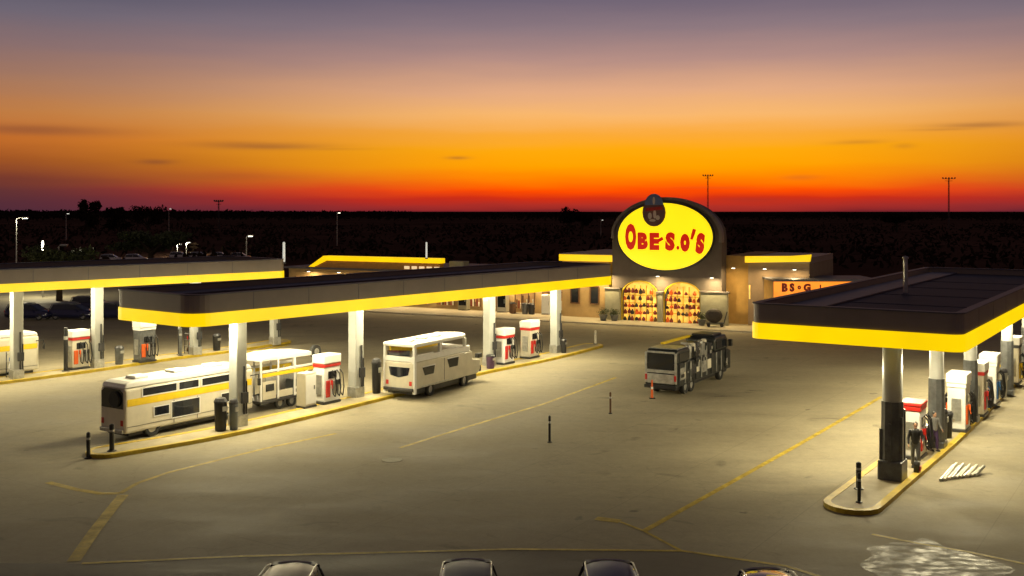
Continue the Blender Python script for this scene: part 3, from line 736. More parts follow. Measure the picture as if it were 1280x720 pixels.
# hatchback cars
def car(label, x, y, h, paint, roofm, group, glass=M_GLASS, H=1.47):
    t = thing('parked_car', label, 'car', x, y, h, group=group)
    if y < 30: t.scale = (.95, .93, .97)
    L = 4.2
    def ringat(xx, hw, z0, z1, tw):
        return [(xx, -hw*.86, z0), (xx, -hw, z0+.14), (xx, -hw, z0+.32), (xx, -tw, z1-.05), (xx, -tw*.9, z1), (xx, tw*.9, z1), (xx, tw, z1-.05), (xx, hw, z0+.32), (xx, hw, z0+.14), (xx, hw*.86, z0)]
    st = [(-2.1, .62, .38, .8, .56), (-1.98, .82, .26, .93, .76), (-1.5, .88, .2, .97, .82), (-.5, .89, .18, .95, .84), (.6, .89, .18, .95, .83), (1.2, .88, .2, .92, .78), (1.85, .82, .24, .78, .68), (2.05, .64, .32, .66, .54)]
    MB().loft([ringat(*s) for s in st]).build('body', paint, t, smooth=True)
    def gr(xx, z, hw): return [(xx, -hw, z), (xx, -hw*.6, z+.012), (xx, hw*.6, z+.012), (xx, hw, z)]
    # greenhouse
    def sec(xb, xt, zb, zt, hb, ht): return [(xb, -hb, zb), (xt, -ht, zt), (xt, -ht*.7, zt+.03), (xt, ht*.7, zt+.03), (xt, ht, zt), (xb, hb, zb)]
    MB().loft([sec(-1.95, -1.95+.05, .95, .97, .74, .73), sec(-1.85, -1.62, .95, H-.08, .77, .60), sec(-1.2, -1.1, .95, H-.03, .79, .64), sec(-.2, -.2, .95, H-.02, .80, .65), sec(.6, .35, .94, H-.08, .79, .62), sec(1.15, 1.12, .93, .95, .74, .72)]).build('glasshouse', glass, t, smooth=False)
    def rs(xx, z, hw): return [(xx, hw*math.cos(math.pi*q/10), z-.10+.15*math.sin(math.pi*q/10)) for q in range(11)]+[(xx, 0, z-.12)]
    MB().loft([rs(-1.72, H-.06, .60), rs(-1.5, H, .64), rs(-.9, H+.03, .67), (rs(-.2, H+.03, .67)), rs(.4, H-.02, .63)]).build('roof', roofm, t, smooth=True)
    for s in (-1, 1):
        MB().tube([(-1.6, s*.60, H+.0), (-1.3, s*.63, H+.07), (-.3, s*.64, H+.09), (.2, s*.62, H+.02)], .018).build('roof_rail', M_SILV, t)
        MB().tube([(-1.75, s*.61, H-.08), (-1.95, s*.75, .96)], .035).build('pillar', paint, t)
        MB().tube([(.38, s*.62, H-.06), (1.12, s*.74, .95)], .03).build('pillar', paint, t)
        MB().tube([(-.45, s*.655, H-.04), (-.45, s*.81, .96)], .03).build('pillar', paint, t)
        MB().ell((.75, s*.98, .98), (.09, .13, .08)).build('mirror', paint, t)
        MB().ell((1.88, s*.62, .62), (.16, .14, .08)).build('headlight', M_RIM, t)
        MB().box(-2.06, -1.9, s*.66-.1, s*.66+.1, .72, .88).build('tail_light', M_RED, t, .02)
        for xx in (-1.3, 1.3): wheel(t, xx, s*.78, .31, .2)
    MB().box(-1.86, -1.6, -.58, .58, H-.045, H-.02).build('rear_spoiler', M_DARK, t, .015)
    a = MB(); P = [(-1.78, .66*math.cos(math.pi*q/12), H-.16+.17*math.sin(math.pi*q/12)) for q in range(13)]; a.tube(P, .022); a.build('roof_rim_highlight', M_PALE, t)  # pale strip stands in for lamplight caught on the rear roof edge
    return t
brown = mat('brown_roof_paint', (.16, .11, .09), .45, .2)
G4 = 'cars parked along the near edge'
car('pale-roofed car, leftmost of the cars parked along the near edge', -5.3, 23.75, 180, M_NAVY, brown, G4)
car('dark blue car with pale roof rim, second from the left along the near edge', -1.08, 23.95, 180, M_NAVY, mat('deep_navy_roof', (.008, .008, .09), .55, .1), G4)
car('navy car with pale arched roof rim, third from the left along the near edge', 2.35, 23.9, 180, M_NAVY, mat('navy_roof', (.012, .012, .16), .55, .1), G4)
car('dark car at the right end of the near row, barely reaching into the photo', 6.05, 23.3, 180, M_NAVY, M_NAVY, G4)
# parked cars beyond the left canopy
GB = 'cars parked beyond the left canopy'
c = car('dark pickup-sized car between the two left canopy columns, nearest the left', -44.5, 96, 95, M_NAVY, M_CHAR, GB)
dup(c, -40.6, 96.3, 95, 'dark car between the left canopy columns, second of the far row')
dup(c, -36.9, 96.6, 95, 'dark car just left of the white column of the left canopy')
dup(c, -42, 104, 80, 'dark car standing behind the far row under the left canopy')
GF = 'pale cars far off above the left canopy roof'
c = car('pale car far off, leftmost above the left canopy roof', -79, 205, 80, M_PALE, M_PALE, GF)
for k, (xx, yy) in enumerate(((-74.5, 206), (-69.3, 217), (-64.8, 216), (-60.3, 215), (-55.6, 213))):
    dup(c, xx, yy, 84, ('pale car far off, second from the left above the left canopy roof', 'pale car far off, third from the left above the left canopy roof', 'pale car far off, third from the right above the left canopy roof', 'pale car far off, second from the right above the left canopy roof', 'pale car far off, rightmost above the left canopy roof')[k])

# ------------------------------------------------------------------ shop
FH = 117.1  # local x runs to the right along the facade
FX, FY = 10.0, 94.5
shop = thing('shop_building', 'roadside shop with yellow-banded wings and an arched entrance tower carrying the oval sign', 'shop', FX, FY, FH)
def ov(cx, cz, rx, rz, a0=0, a1=360, n=48):
    return [(cx+rx*math.cos(R(a0+(a1-a0)*i/n)), cz+rz*math.sin(R(a0+(a1-a0)*i/n))) for i in range(n+1)]
# facade local frame: x = s, y = depth (left of heading = into... ) ; heading 117 => left is (+cos27..) pointing away from camera
CXs, CZs, RX, RZ = 4.12, 7.75, 4.4, 2.98
dome = [(-.95, 0), (-.95, 7.6)]+[(CXs+5.05*math.cos(R(180-a)), 7.75+3.4*math.sin(R(a))) for a in range(4, 177, 6)]+[(9.2, 7.6), (9.2, 0)]
# tower front wall with two arch openings
def arch(x0, x1, zt, n=14):
    r = (x1-x0)/2; cz = zt-r*.75
    return [(x0, 0), (x0, cz)]+[(x0+r-r*math.cos(math.pi*i/n), cz+r*.75*math.sin(math.pi*i/n)) for i in range(1, n)]+[(x1, cz), (x1, 0)]
A1 = arch(.05, 3.35, 3.65); A2 = arch(4.05, 7.3, 3.65)
def wall_with_holes(outline, y0, y1):
    bm = bmesh.new()
    vs = [bm.verts.new((p[0], 0, p[1])) for p in outline]
    f = bm.faces.new(vs)
    bmesh.ops.triangulate(bm, faces=[f])
    me = bpy.data.meshes.new('x'); bm.to_mesh(me); bm.free()
    mb = MB(); n = len(outline)
    V = [v.co for v in me.vertices]; F = [tuple(p.vertices) for p in me.polygons]
    mb.add([(v.x, y0, v.z) for v in V], F); mb.add([(v.x, y1, v.z) for v in V], F)
    for i in range(n):
        j = (i+1) % n; a, b = outline[i], outline[j]
        mb.add([(a[0], y0, a[1]), (b[0], y0, b[1]), (b[0], y1, b[1]), (a[0], y1, a[1])], [(0, 1, 2, 3)])
    return mb
outl = [(-.95, 0)]+A1+A2+[(9.2, 0)]+dome[::-1][1:-1]
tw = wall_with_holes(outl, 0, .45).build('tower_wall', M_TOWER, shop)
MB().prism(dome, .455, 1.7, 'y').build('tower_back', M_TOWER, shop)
# rim of the dome
rimo = [(CXs+5.15*math.cos(R(a)), 7.75+3.5*math.sin(R(a))) for a in range(-8, 189, 6)]
rimi = [(CXs+4.9*math.cos(R(a)), 7.75+3.25*math.sin(R(a))) for a in range(-8, 189, 6)]
mb = MB(); k = len(rimo)
for i in range(k-1):
    q = [rimo[i], rimo[i+1], rimi[i+1], rimi[i]]
    mb.prism(q, -.12, .6, 'y')
mb.build('tower_cornice', M_GREY, shop)
for (x0, x1) in ((-1.55, -.1), (3.45, 3.95), (7.4, 9.85)):
    MB().box(x0, x1, -.35, -.003, 0, 2.9 if x1-x0 > 1 else 2.7).build('stone_pier', M_STONE, shop, .05)
    MB().box(x0-.08, x1+.08, -.43, -.003, 2.903 if x1-x0 > 1 else 2.703, 3.05 if x1-x0 > 1 else 2.85).build('pier_cap', M_GREY, shop, .02)
for nm, A in (('a', A1), ('b', A2)):
    x0, x1 = A[0][0], A[-1][0]
    w_ = MB().prism([(p[0], p[1]) for p in A], .36, .40, 'y').build('arched_window', M_WARM, shop)
    # trim
    tr = MB(); c0 = (x0+x1)/2
    for i in range(len(A)-1):
        a, b = A[i], A[i+1]
        ao = (c0+(a[0]-c0)*1.06, a[1]*1.03); bo = (c0+(b[0]-c0)*1.06, b[1]*1.03)
        tr.add([(a[0], -.06, a[1]), (b[0], -.06, b[1]), (bo[0], -.06, bo[1]), (ao[0], -.06, ao[1]), (a[0], .3, a[1]), (b[0], .3, b[1]), (bo[0], .3, bo[1]), (ao[0], .3, ao[1])],
               [(0, 1, 2, 3), (0, 4, 5, 1), (3, 2, 6, 7)])
    tr.build('arch_trim', M_YEL, w_)
    mu = MB()
    for k in range(1, 6):
        xx = x0+(x1-x0)*k/6; hgt = 3.3 if 1 < k < 5 else 2.9
        mu.box(xx-.035, xx+.035, .2, .30, 0, hgt)
    for z in (.9, 1.7, 2.4): mu.box(x0+.03, x1-.03, .205, .295, z-.03, z+.03)
    mu.build('mullion', M_YEL, w_)
    rr = random.Random(nm)
    it = MB()
    for r_ in range(5):
        for q in range(9):
            xx = x0+.22+(x1-x0-.44)*q/8+rr.uniform(-.05, .05); z = .1+r_*.62+rr.uniform(-.05, .05)
            if z > 2.9 and (q < 2 or q > 6): continue
            if rr.random() < .85:
                mm = rr.choice([mat('maroon', (.16, .01, .01), .6)]*3+[M_WOOD, M_ORANGE, M_BLACK]); hh = .42*rr.uniform(.5, 1)
                MB().lathe([(.11, 0), (.17, .04), (.16, hh*.7), (.10, hh*.95), (.05, hh*1.25)], (xx, .12, z), 8).build('merchandise', mm, w_)
# sign: oval, emblem, letters (parts of the shop)
oval = ov(CXs, CZs, RX, RZ)[:-1]
sg = MB().prism(oval, -.30, -.003, 'y').build('oval_sign', M_SIGNY, shop)
ri = MB()
o2 = ov(CXs, CZs, RX+.12, RZ+.12)[:-1]; n = len(oval)
ri.add([(p[0], y_, p[1]) for y_ in (-.33, -.01) for q in (oval, o2) for p in q],
       [f for i in range(n) for j in [(i+1) % n] for f in ((i, j, n+j, n+i), (n+i, n+j, 3*n+j, 3*n+i), (2*n+j, 2*n+i, 3*n+i, 3*n+j))])
ri.build('sign_rim', M_DARK, sg)
def glyph(ch, x, z, w, h, rot=0, y=-.305, off=.035, name='letter', m=M_SIGNR, parent=None, depth=.03):
    cu = bpy.data.curves.new(name, 'FONT'); cu.body = ch; cu.size = 1; cu.extrude = depth; cu.offset = off; cu.resolution_u = 3
    o = bpy.data.objects.new('tmp', cu); COL.objects.link(o)
    dg = bpy.context.evaluated_depsgraph_get(); me = bpy.data.meshes.new_from_object(o.evaluated_get(dg))
    bpy.data.objects.remove(o)
    xs = [v.co.x for v in me.vertices]; ys = [v.co.y for v in me.vertices]
    ax, bx, ay, by = min(xs), max(xs), min(ys), max(ys)
    for v in me.vertices:
        px = ((v.co.x-ax)/(bx-ax)-.5)*w; pz = ((v.co.y-ay)/(by-ay)-.5)*h
        rx = px*math.cos(rot)-pz*math.sin(rot); rz = px*math.sin(rot)+pz*math.cos(rot)
        v.co = (x+rx, y-v.co.z, z+rz)
    me.materials.append(m)
    o = bpy.data.objects.new(name, me); COL.objects.link(o); o.parent = parent; return o
sx = 2*RX/461; sz = 2*RZ/317
def em(px, pz): return CXs+(px-352)*sx, CZs-(pz-247)*sz
for ch, x0, x1, z0, z1, ro in (('O', 160, 212, 192, 308, 0), ('B', 222, 270, 232, 306, 0), ('E', 281, 326, 233, 308, 0), ('-', 322, 346, 254, 268, .5),
                               ('S', 358, 402, 230, 310, -.05), ('.', 411, 424, 290, 308, 0), ('o', 430, 473, 236, 314, 0), ("'", 482, 497, 212, 258, -.3), ('s', 505, 543, 232, 322, -.1)):
    cx, cz = em((x0+x1)/2, (z0+z1)/2)
    glyph(ch, cx, cz, (x1-x0)*sx*1.06, (z1-z0)*sz*1.1, ro, off=.078, parent=sg)
ex, ez = em(303, 131)
em1 = MB(); em1.prism(ov(ex, ez-.05, 1.08, 1.25, n=20)[:-1], -.48, -.31, 'y'); e = em1.build('sign_emblem', mat('emblem_dark', (.2, .09, .10), .5), sg, .04)
MB().prism(ov(ex+.05, ez+.62, .86, 1.0, 0, 180, 14), -.58, -.482, 'y').build('emblem_crest', mat('emblem_blue', (.16, .24, .5), .4), e)
MB().prism([(ex-.75, ez+.05), (ex+.85, ez+.2), (ex+.8, ez+.5), (ex-.7, ez+.35)], -.56, -.484, 'y').build('emblem_band', M_RED, e)
em2 = MB()
for (dx, dz, w, h) in ((-.35, -.35, .18, .3), (.1, -.2, .14, .4), (.38, -.5, .2, .22), (.05, 1.0, .12, .35), (-.1, -.75, .3, .12)):
    em2.prism(ov(ex+dx, ez+dz, w, h, n=10)[:-1], (-.53 if dz < .5 else -.60), -.481 if dz < .5 else -.582, 'y')
em2.build('emblem_fleck', mat('emblem_pale', (.8, .7, .65), .5), e)

# left wing, tan with two windows and yellow band
MB().box(-6.3, -1.6, .8, 12, 0, 5.35).build('left_wing_wall', M_TAN, shop)
MB().box(-6.5, -1.0, .45, 12.2, 5.353, 5.95).build('yellow_band', M_BAND2, shop)
MB().box(-6.5, -1.0, .5, 12.1, 5.953, 6.05).build('roof_coping', M_GREY, shop)
for x0 in (-5.0, -3.0):
    w_ = MB().box(x0-.37, x0+.37, .74, .797, 1.45, 2.95).build('window', M_GLASS, shop)
    f = MB(); f.box(x0-.47, x0-.37, .68, .797, 1.35, 3.05); f.box(x0+.37, x0+.47, .68, .797, 1.35, 3.05); f.box(x0-.37, x0+.37, .68, .797, 2.95, 3.05); f.box(x0-.37, x0+.37, .68, .797, 1.35, 1.45)
    f.build('window_frame', M_WOOD, w_)
# long storefront wing going left
MB().box(-40, -6.32, 2.2, 16, 0, 3.75).build('long_wing_wall', M_TAN, shop)
MB().box(-40.2, -6.32, 1.6, 16.2, 3.753, 3.95).build('long_wing_roof', M_DECK2, shop)
for k in range(11):
    x0 = -39+k*3.0
    w_ = MB().box(x0, x0+2.2, 2.14, 2.197, .5, 2.9).build('shop_window', emis('dim_shop_light', (.9, .42, .10), .28, (.2, .12, .06), var=.7, scale=1.1), shop)
    f = MB()
    for xx in (x0, x0+.72, x0+1.45, x0+2.14): f.box(xx, xx+.06, 2.05, 2.137, .5, 2.9)
    f.box(x0, x0+2.2, 2.06, 2.13, 2.2, 2.27); f.build('mullion', M_WOOD, w_)
    rr = random.Random(k); it = MB()
    for q in range(9):
        it.k = q % 3; xx = x0+.15+q*.22; it.box(xx, xx+.15, 2.09, 2.135, .5, .9+rr.random()*1.0)
    it.build('window_display', [M_WOOD, mat('maroon', (.16, .01, .01)), M_CREAM], w_)
# raised parapet with slanting left end
MB().prism([(-37.9, 3.953), (-20.4, 3.953), (-20.4, 4.7), (-34.4, 4.7), (-36.2, 3.98)], 1.8, 2.6, 'y').build('parapet', mat('amber_stucco', (.45, .22, .05), .8, var=.15), shop)
b = MB(); b.prism([(-34.5, 4.703), (-20.3, 4.703), (-20.3, 5.2), (-34.9, 5.2)], 1.7, 2.7, 'y'); b.prism([(-34.9, 5.2), (-34.5, 4.703), (-36.2, 3.99), (-36.9, 3.99)], 1.7, 1.797, 'y')
b.build('yellow_band', M_BAND2, shop)
MB().box(-20.0, -18.3, 3, 4.2, 3.955, 4.9).build('rooftop_unit', M_STONE, shop, .05)
b = MB()
for k in range(5): b.box(-24.6+k*.9, -24.0+k*.9, 1.72, 1.79, 4.05, 4.35)
b.build('lit_sign_letters', emis('cream_glow', (1, .7, .35), .8), shop)
# right side
MB().box(9.2, 11.3, 1.5, 12, 0, 6.1).build('ochre_wall', M_OCHRE, shop)
MB().box(11.3, 16.5, .9, 12, 0, 5.55).build('right_wing_wall', mat('umber_stucco', (.24, .17, .11), .8, var=.15, scale=1), shop)
b = MB(); b.prism([(11.1, 5.553), (16.6, 5.75), (16.7, 6.35), (15, 6.2), (11.1, 6.1)], .55, .897, 'y'); b.build('yellow_band', M_BAND2, shop)
MB().box(11.3, 16.5, .9, 12, 5.553, 6.05).build('roof_coping', M_GREY, shop)
MB().box(11.38, 11.5, .82, .895, 2.4, 3.6).build('wall_light', M_WARM, shop)
# annex with amber lit wall
an = thing('annex_building', 'low annex with amber lit wall and dark red lettering behind the right canopy', 'annex', 21.7, 86.2, 90)
MB().box(0, 8.6, .06, 5, 0, 4.2).build('wall', M_OCHRE, an)
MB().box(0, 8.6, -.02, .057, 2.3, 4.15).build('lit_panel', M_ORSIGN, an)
MB().box(-.15, 8.8, -.3, 5.1, 4.203, 4.36).build('roof', M_DECK2, an)
MB().box(1.0, 7.5, -.05, .055, .4, 2.1).build('window', M_WARM, an)
for ch, x0, w, h in (('B', .75, .5, .85), ('S', 1.35, .42, .85), ('o', 1.95, .3, .4), ('G', 2.6, .6, .75), ('!', 3.7, .12, .6)):
    glyph(ch, x0+.15, 3.68, w, h*.85, 0, y=-.025, parent=an, m=mat('sign_maroon', (.30, .008, .005), .5), depth=.02, off=.07)
# pavement in front of the shop
fd = Vector((.890, -.456, 0)); nd = Vector((-.456, -.890, 0))
def fp(s, d): p = Vector((FX, FY, 0))+fd*s+nd*d; return (p.x, p.y)
sheet('pavement', [fp(-42, 3.6), fp(24, 3.6), fp(24, -2), fp(-42, -2)], .12, M_PAVE, .13)
for (px, py, wd) in ((736, 330, 0),): pass
# shop front lights (wall washers visible as glow on the walls)
def arealight(x, y, z, size, e, col, rot, par=None, sy=None):
    ld = bpy.data.lights.new('shop_lamp', 'AREA'); ld.size = size; ld.energy = e; ld.color = col
    if sy: ld.shape = 'RECTANGLE'; ld.size_y = sy
    lo = bpy.data.objects.new('shop_lamp', ld); COL.objects.link(lo); lo.location = (x, y, z); lo.rotation_euler = rot
    if par: lo.parent = par
    return lo
def soffit_lamp(s, d, z, e, col=(1, .72, .32)):
    f = MB().box(s-.15, s+.15, -d-.12, -d+.12, z, z+.08).build('wall_lamp', M_DARK, shop)
    MB().box(s-.12, s+.12, -d-.1, -d+.1, z-.03, z-.003).build('lens', M_LENS, f)
    MB().box(s-.03, s+.03, -d+.12, .5, z+.01, z+.06).build('lamp_arm', M_DARK, f)
    lo = arealight(s, -d, z-.05, .2, e, col, (0, 0, 0), shop)
for s in (-5.5, -2.6): soffit_lamp(s, .3, 4.6, 110)
for s in (-1.2, 3.7, 8.6): soffit_lamp(s, .9, 4.25, 210, (1, .76, .36))
for s in (10.3, 13, 15.5): soffit_lamp(s, .2, 5.1, 100)
for k in range(8): soffit_lamp(-8.5-k*4, -1.2, 3.5, 200, (1, .74, .36))

# things standing by the entrance
def planter(s, d, label, H=1.2):
    x, y = fp(s, d); t = thing('potted_shrub', label, 'potted plant', x, y, 0, .12)
    MB().lathe([(.26, 0), (.36, .42), (.40, .45), (.40, .52)], n=14).build('pot', M_CHAR, t)
    rr = random.Random(label); a = MB()
    for k in range(220):
        v = Vector((rr.gauss(0, .22), rr.gauss(0, .22), .55+abs(rr.gauss(.3, .22))*H*.6))
        q = Matrix.Translation(v) @ Matrix.Rotation(rr.uniform(0, 6), 4, Vector((rr.random(), rr.random(), rr.random()+.01)).normalized())
        a.add([(-.08, 0, 0), (0, .035, 0), (.08, 0, 0), (0, -.035, 0)], [(0, 1, 2, 3)], q)
    a.build('foliage', M_LEAF, t)
    a = MB()
    for k in range(5): a.cyl((0, 0, .5), (rr.uniform(-.2, .2), rr.uniform(-.2, .2), .9+.3*rr.random()), .02, .008, 6)
    a.build('stem', M_TRUNK, t)
planter(-1.35, 1.2, 'dark potted shrub left of the left arched window')
planter(-.35, 1.0, 'small potted shrub tight beside the left arched window')
planter(7.75, 1.0, 'dark potted shrub right of the right arched window')
x, y = fp(9.1, 1.6)
t = thing('trolley', 'dark loaded trolley standing at the right corner of the entrance tower', 'trolley', x, y, 100, .12)
a = MB(); a.box(-.75, .75, -.4, .4, .3, .36); a.tube([(.75, -.35, .36), (1.0, -.35, 1.3), (1.0, .35, 1.3), (.75, .35, .36)], .03); a.build('frame', M_DARK, t)
a = MB(); a.ell((-.1, 0, .95), (.72, .42, .62), 16, 10); a.build('load', mat('tarpaulin', (.04, .03, .025), .7, var=.4, scale=5, bump=.5), t)
for xx in (-.55, .55):
    for yy in (-.32, .32): MB().cyl((xx, yy-.04, .15), (xx, yy+.04, .15), .15, n=12).build('wheel', M_RUB, t)
for k, (s, m, lab) in enumerate(((-8.2, M_WHITE, 'white ice cabinet before the shop wall near the last middle column'), (-13.0, M_CREAM, 'cream vending cabinet before the dim shopfront'), (-17.4, M_STONE, 'grey-green vending cabinet further left before the dim shopfront'))):
    x, y = fp(s, -1.2); t = thing('vending_cabinet', lab, 'vending machine', x, y, FH, .12)
    MB().box(-.5, .5, 0, .7, .08, 1.9).build('housing', m, t, .04); MB().box(-.42, .42, -.03, -.003, .5, 1.8).build('door', M_GLASS if k else M_WHITE, t, .01)
    MB().box(-.48, .48, .03, .67, 0, .077).build('plinth', M_DARK, t); MB().box(.3, .34, -.08, -.033, .9, 1.3).build('handle', M_SILV, t)
for k, s in enumerate((-9.6, -10.3, -11.6)):
    x, y = fp(s, -.9)
    bin_(('dark barrel near the ice cabinet at the shop wall', 'second dark barrel left of the ice cabinet', 'brown barrel between the two cabinets at the shop wall')[k], x, y, 0, (M_BLACK, M_CHAR, M_WOOD)[k], 1.1, z=.12, r=.32)

# ------------------------------------------------------------------ people
def capsule_parts(mb, segs):
    for p0, p1, r0, r1 in segs:
        mb.cyl(p0, p1, r0, r1, 14); mb.ell(p0, (r0, r0, r0), 12, 8); mb.ell(p1, (r1, r1, r1), 12, 8)
def remesh(o, vs):
    md = o.modifiers.new('remesh', 'REMESH'); md.mode = 'VOXEL'; md.voxel_size = vs; md.use_smooth_shade = True
    sm = o.modifiers.new('smooth', 'SMOOTH'); sm.iterations = 3; sm.factor = .5
def person(label, x, y, h, top, trousers, hairm, z=.145, H=1.74, arm=0):
    t = thing('person', label, 'person', x, y, h, z, group='people at the right fuel island')
    s = H/1.74
    skin = mat('skin', (.45, .26, .17), .5, var=.05)
    sh = lambda sd: Vector((0, sd*.19, 1.42))
    el = lambda sd: Vector((.04+.12*arm*(sd > 0), sd*.26, 1.13+.0*arm))
    wr = lambda sd: Vector((.14+.24*arm*(sd > 0), sd*.25, .90+.26*arm*(sd > 0)))
    b = MB(Matrix.Scale(s, 4))
    segs = [((0, 0, 1.44), (.02, 0, 1.56), .06, .055), ((0, 0, 1.35), (0, 0, .98), .13, .12)]
    for sd in (-1, 1):
        fx = .08*sd
        segs += [(sh(sd), el(sd), .052, .04), (el(sd), wr(sd), .038, .026),
                 ((0, sd*.09, .95), (fx*.6+.03, sd*.10, .50), .085, .055), ((fx*.6+.03, sd*.10, .50), (fx, sd*.10, .09), .055, .038)]
    capsule_parts(b, segs)
    b.ell((.03, 0, 1.645), (.092, .075, .115), 18, 12)           # head
    b.ell((.115, 0, 1.635), (.022, .014, .026)); b.ell((.10, 0, 1.56), (.03, .03, .025))  # nose, chin
    for sd in (-1, 1):
        b.ell((.02, sd*.078, 1.64), (.018, .012, .03))           # ears
        w = wr(sd); d = (w-el(sd)).normalized(); lat = Vector((0, 1, 0)); fwd = d.cross(lat)
        pc = w+d*.05; b.ell(pc, (.03, .022, .045))
        for k in range(4):
            r0 = w+d*.075+fwd*(.027-.018*k); ln = (.062, .072, .068, .052)[k]
            b.cyl(r0, r0+d*ln*.55-lat*sd*.004, .0095, .009, 8); b.cyl(r0+d*ln*.55-lat*sd*.004, r0+d*ln-lat*sd*.022, .009, .007, 8)
        b.cyl(w+d*.03+fwd*.022, w+d*.075+fwd*.055-lat*sd*.01, .011, .009, 8)
        b.ell((.05+.08*sd, sd*.10, .045), (.11, .042, .04))
    o = b.build('body', skin, t, smooth=True); remesh(o, .008)
    for sd in (-1, 1):
        MB(Matrix.Scale(s, 4)).ell((.112, sd*.03, 1.655), (.008, .013, .008)).build('eye', M_BLACK, t)
    MB(Matrix.Scale(s, 4)).ell((.118, 0, 1.592), (.006, .022, .006)).build('mouth', mat('lip', (.3, .08, .07)), t)
    b = MB(Matrix.Scale(s, 4)); capsule_parts(b, [((0, 0, 1.38), (0, 0, 1.0), .155, .15)])
    b.ell((0, 0, 1.36), (.125, .215, .12)); b.ell((0, 0, 1.15), (.12, .175, .25))
    for sd in (-1, 1): capsule_parts(b, [(sh(sd), el(sd), .064, .052), (el(sd), (el(sd)*.2+wr(sd)*.8), .05, .042)])
    remesh(b.build('jacket', top, t, smooth=True), .014)
    b = MB(Matrix.Scale(s, 4)); b.ell((0, 0, .95), (.125, .175, .13))
    for sd in (-1, 1):
        fx = .08*sd; capsule_parts(b, [((0, sd*.09, .93), (fx*.6+.03, sd*.10, .50), .10, .072), ((fx*.6+.03, sd*.10, .50), (fx, sd*.10, .14), .072, .062)])
    remesh(b.build('trousers', trousers, t, smooth=True), .014)
    b = MB(Matrix.Scale(s, 4))
    for sd in (-1, 1):
        b.ell((.055+.08*sd, sd*.10, .05), (.14, .052, .05)); b.box(-.07+.08*sd, .18+.08*sd, sd*.10-.045, sd*.10+.045, 0, .03)
    remesh(b.build('shoe', M_BLACK, t, smooth=True), .012)
    b = MB(Matrix.Scale(s, 4)); b.ell((.005, 0, 1.675), (.10, .088, .105), 18, 12)
    me = b.build('hair', hairm, t, smooth=True)
    return t
person('person in black jacket and dark trousers standing beside the first right column', 15.5, 39.95, 200, M_BLACK, M_CHAR, M_BLACK, arm=.6)
person('person in a grey top and purple trousers before the second right column', 17.35, 42.75, 160, M_SILV if False else mat('grey_cloth', (.2, .2, .2), .8), mat('purple_cloth', (.06, .03, .10), .8), M_BLACK, H=1.6, arm=.3)
person('person in a red jacket standing by the third column of the right canopy', 23.2, 51.7, 140, mat('red_cloth', (.5, .02, .03), .8), mat('yellow_cloth', (.10, .07, .02), .8), M_RED, H=1.85, arm=.5)
bag = thing('rucksack', 'small red and black rucksack at the feet of the person in black', 'bag', 15.3, 39.3, 30, .145)
MB().prism([(-.16, 0), (.16, 0), (.17, .3), (.1, .42), (-.1, .42), (-.17, .3)], -.1, .1, 'y').build('sack', M_BLACK, bag, .04)
MB().box(-.12, .12, -.15, -.103, .05, .25).build('pocket', M_RED, bag, .02); MB().tube([(-.06, 0, .42), (0, 0, .48), (.06, 0, .42)], .012).build('handle', M_BLACK, bag)

# ------------------------------------------------------------------ distance: trees, lamps, masts, woods
def leafcloud(mb, rr, c, r, n, ls):
    for k in range(n):
        v = Vector((rr.gauss(0, 1), rr.gauss(0, 1), rr.gauss(0, 1))).normalized()*(rr.random()**.4)
        p = Vector(c)+Vector((v.x*r[0], v.y*r[1], v.z*r[2]))
        q = Matrix.Translation(p) @ Matrix.Rotation(rr.uniform(0, 6.28), 4, Vector((rr.uniform(-1, 1), rr.uniform(-1, 1), rr.uniform(-1, 1))).normalized())
        s = ls*rr.uniform(.6, 1.3)
        mb.add([(-s, 0, 0), (0, s*.45, s*.1), (s, 0, 0), (0, -s*.45, s*.1)], [(0, 1, 2, 3)], q)
def tree(label, x, y, H, W, m, seed, n=1600, ls=.35):
    t = thing('tree', label, 'tree', x, y, 0, -.02, group='trees in the dark country beyond')
    rr = random.Random(seed); a = MB(); L = MB()
    a.cyl((0, 0, 0), (.1*W*.1, 0, H*.45), W*.045, W*.03, 10)
    for k in range(9):
        an = rr.uniform(0, 6.28); rd = W*.5*rr.uniform(.3, .8); zz = H*rr.uniform(.5, .88)
        c = (rd*math.cos(an), rd*math.sin(an), zz)
        a.cyl((0, 0, H*rr.uniform(.25, .45)), c, W*.022, W*.006, 6)
        leafcloud(L, rr, c, (W*.22, W*.22, H*.13), n//9, ls)
    a.build('trunk', M_TRUNK, t); L.build('crown', m, t)
tree('tall dark tree with spiky top breaking the horizon on the left', -124, 305, 13.6, 8, M_LEAF2, 1, 1500, .55)
tree('lower dark tree just right of the spiky one on the horizon', -118, 312, 11.2, 8, M_LEAF2, 2, 1200, .6)
tree('round bare-looking tree on the horizon above the left canopy', -126, 360, 13.2, 12, M_LEAF2, 3, 1300, .5)
tree('faintly green lit tree beside the bright lamp above the left canopy', -50.5, 116, 6.5, 8, M_LEAF, 4, 2200, .32)
tree('faintly lit bush far behind the left canopy roof', -66, 190, 6.5, 14, M_LEAF, 8, 2000, .5)
tree('dark tree clump on the horizon just left of the entrance tower', 22, 400, 11.6, 9, M_LEAF2, 5, 1200, .6)
tree('second dark tree of the clump left of the entrance tower', 27.5, 405, 11.0, 8, M_LEAF2, 6, 1200, .6)
tree('small dark tree on the far right horizon', 185, 500, 11.2, 14, M_LEAF2, 9, 1200, .9)
rr = random.Random(11); w = MB()
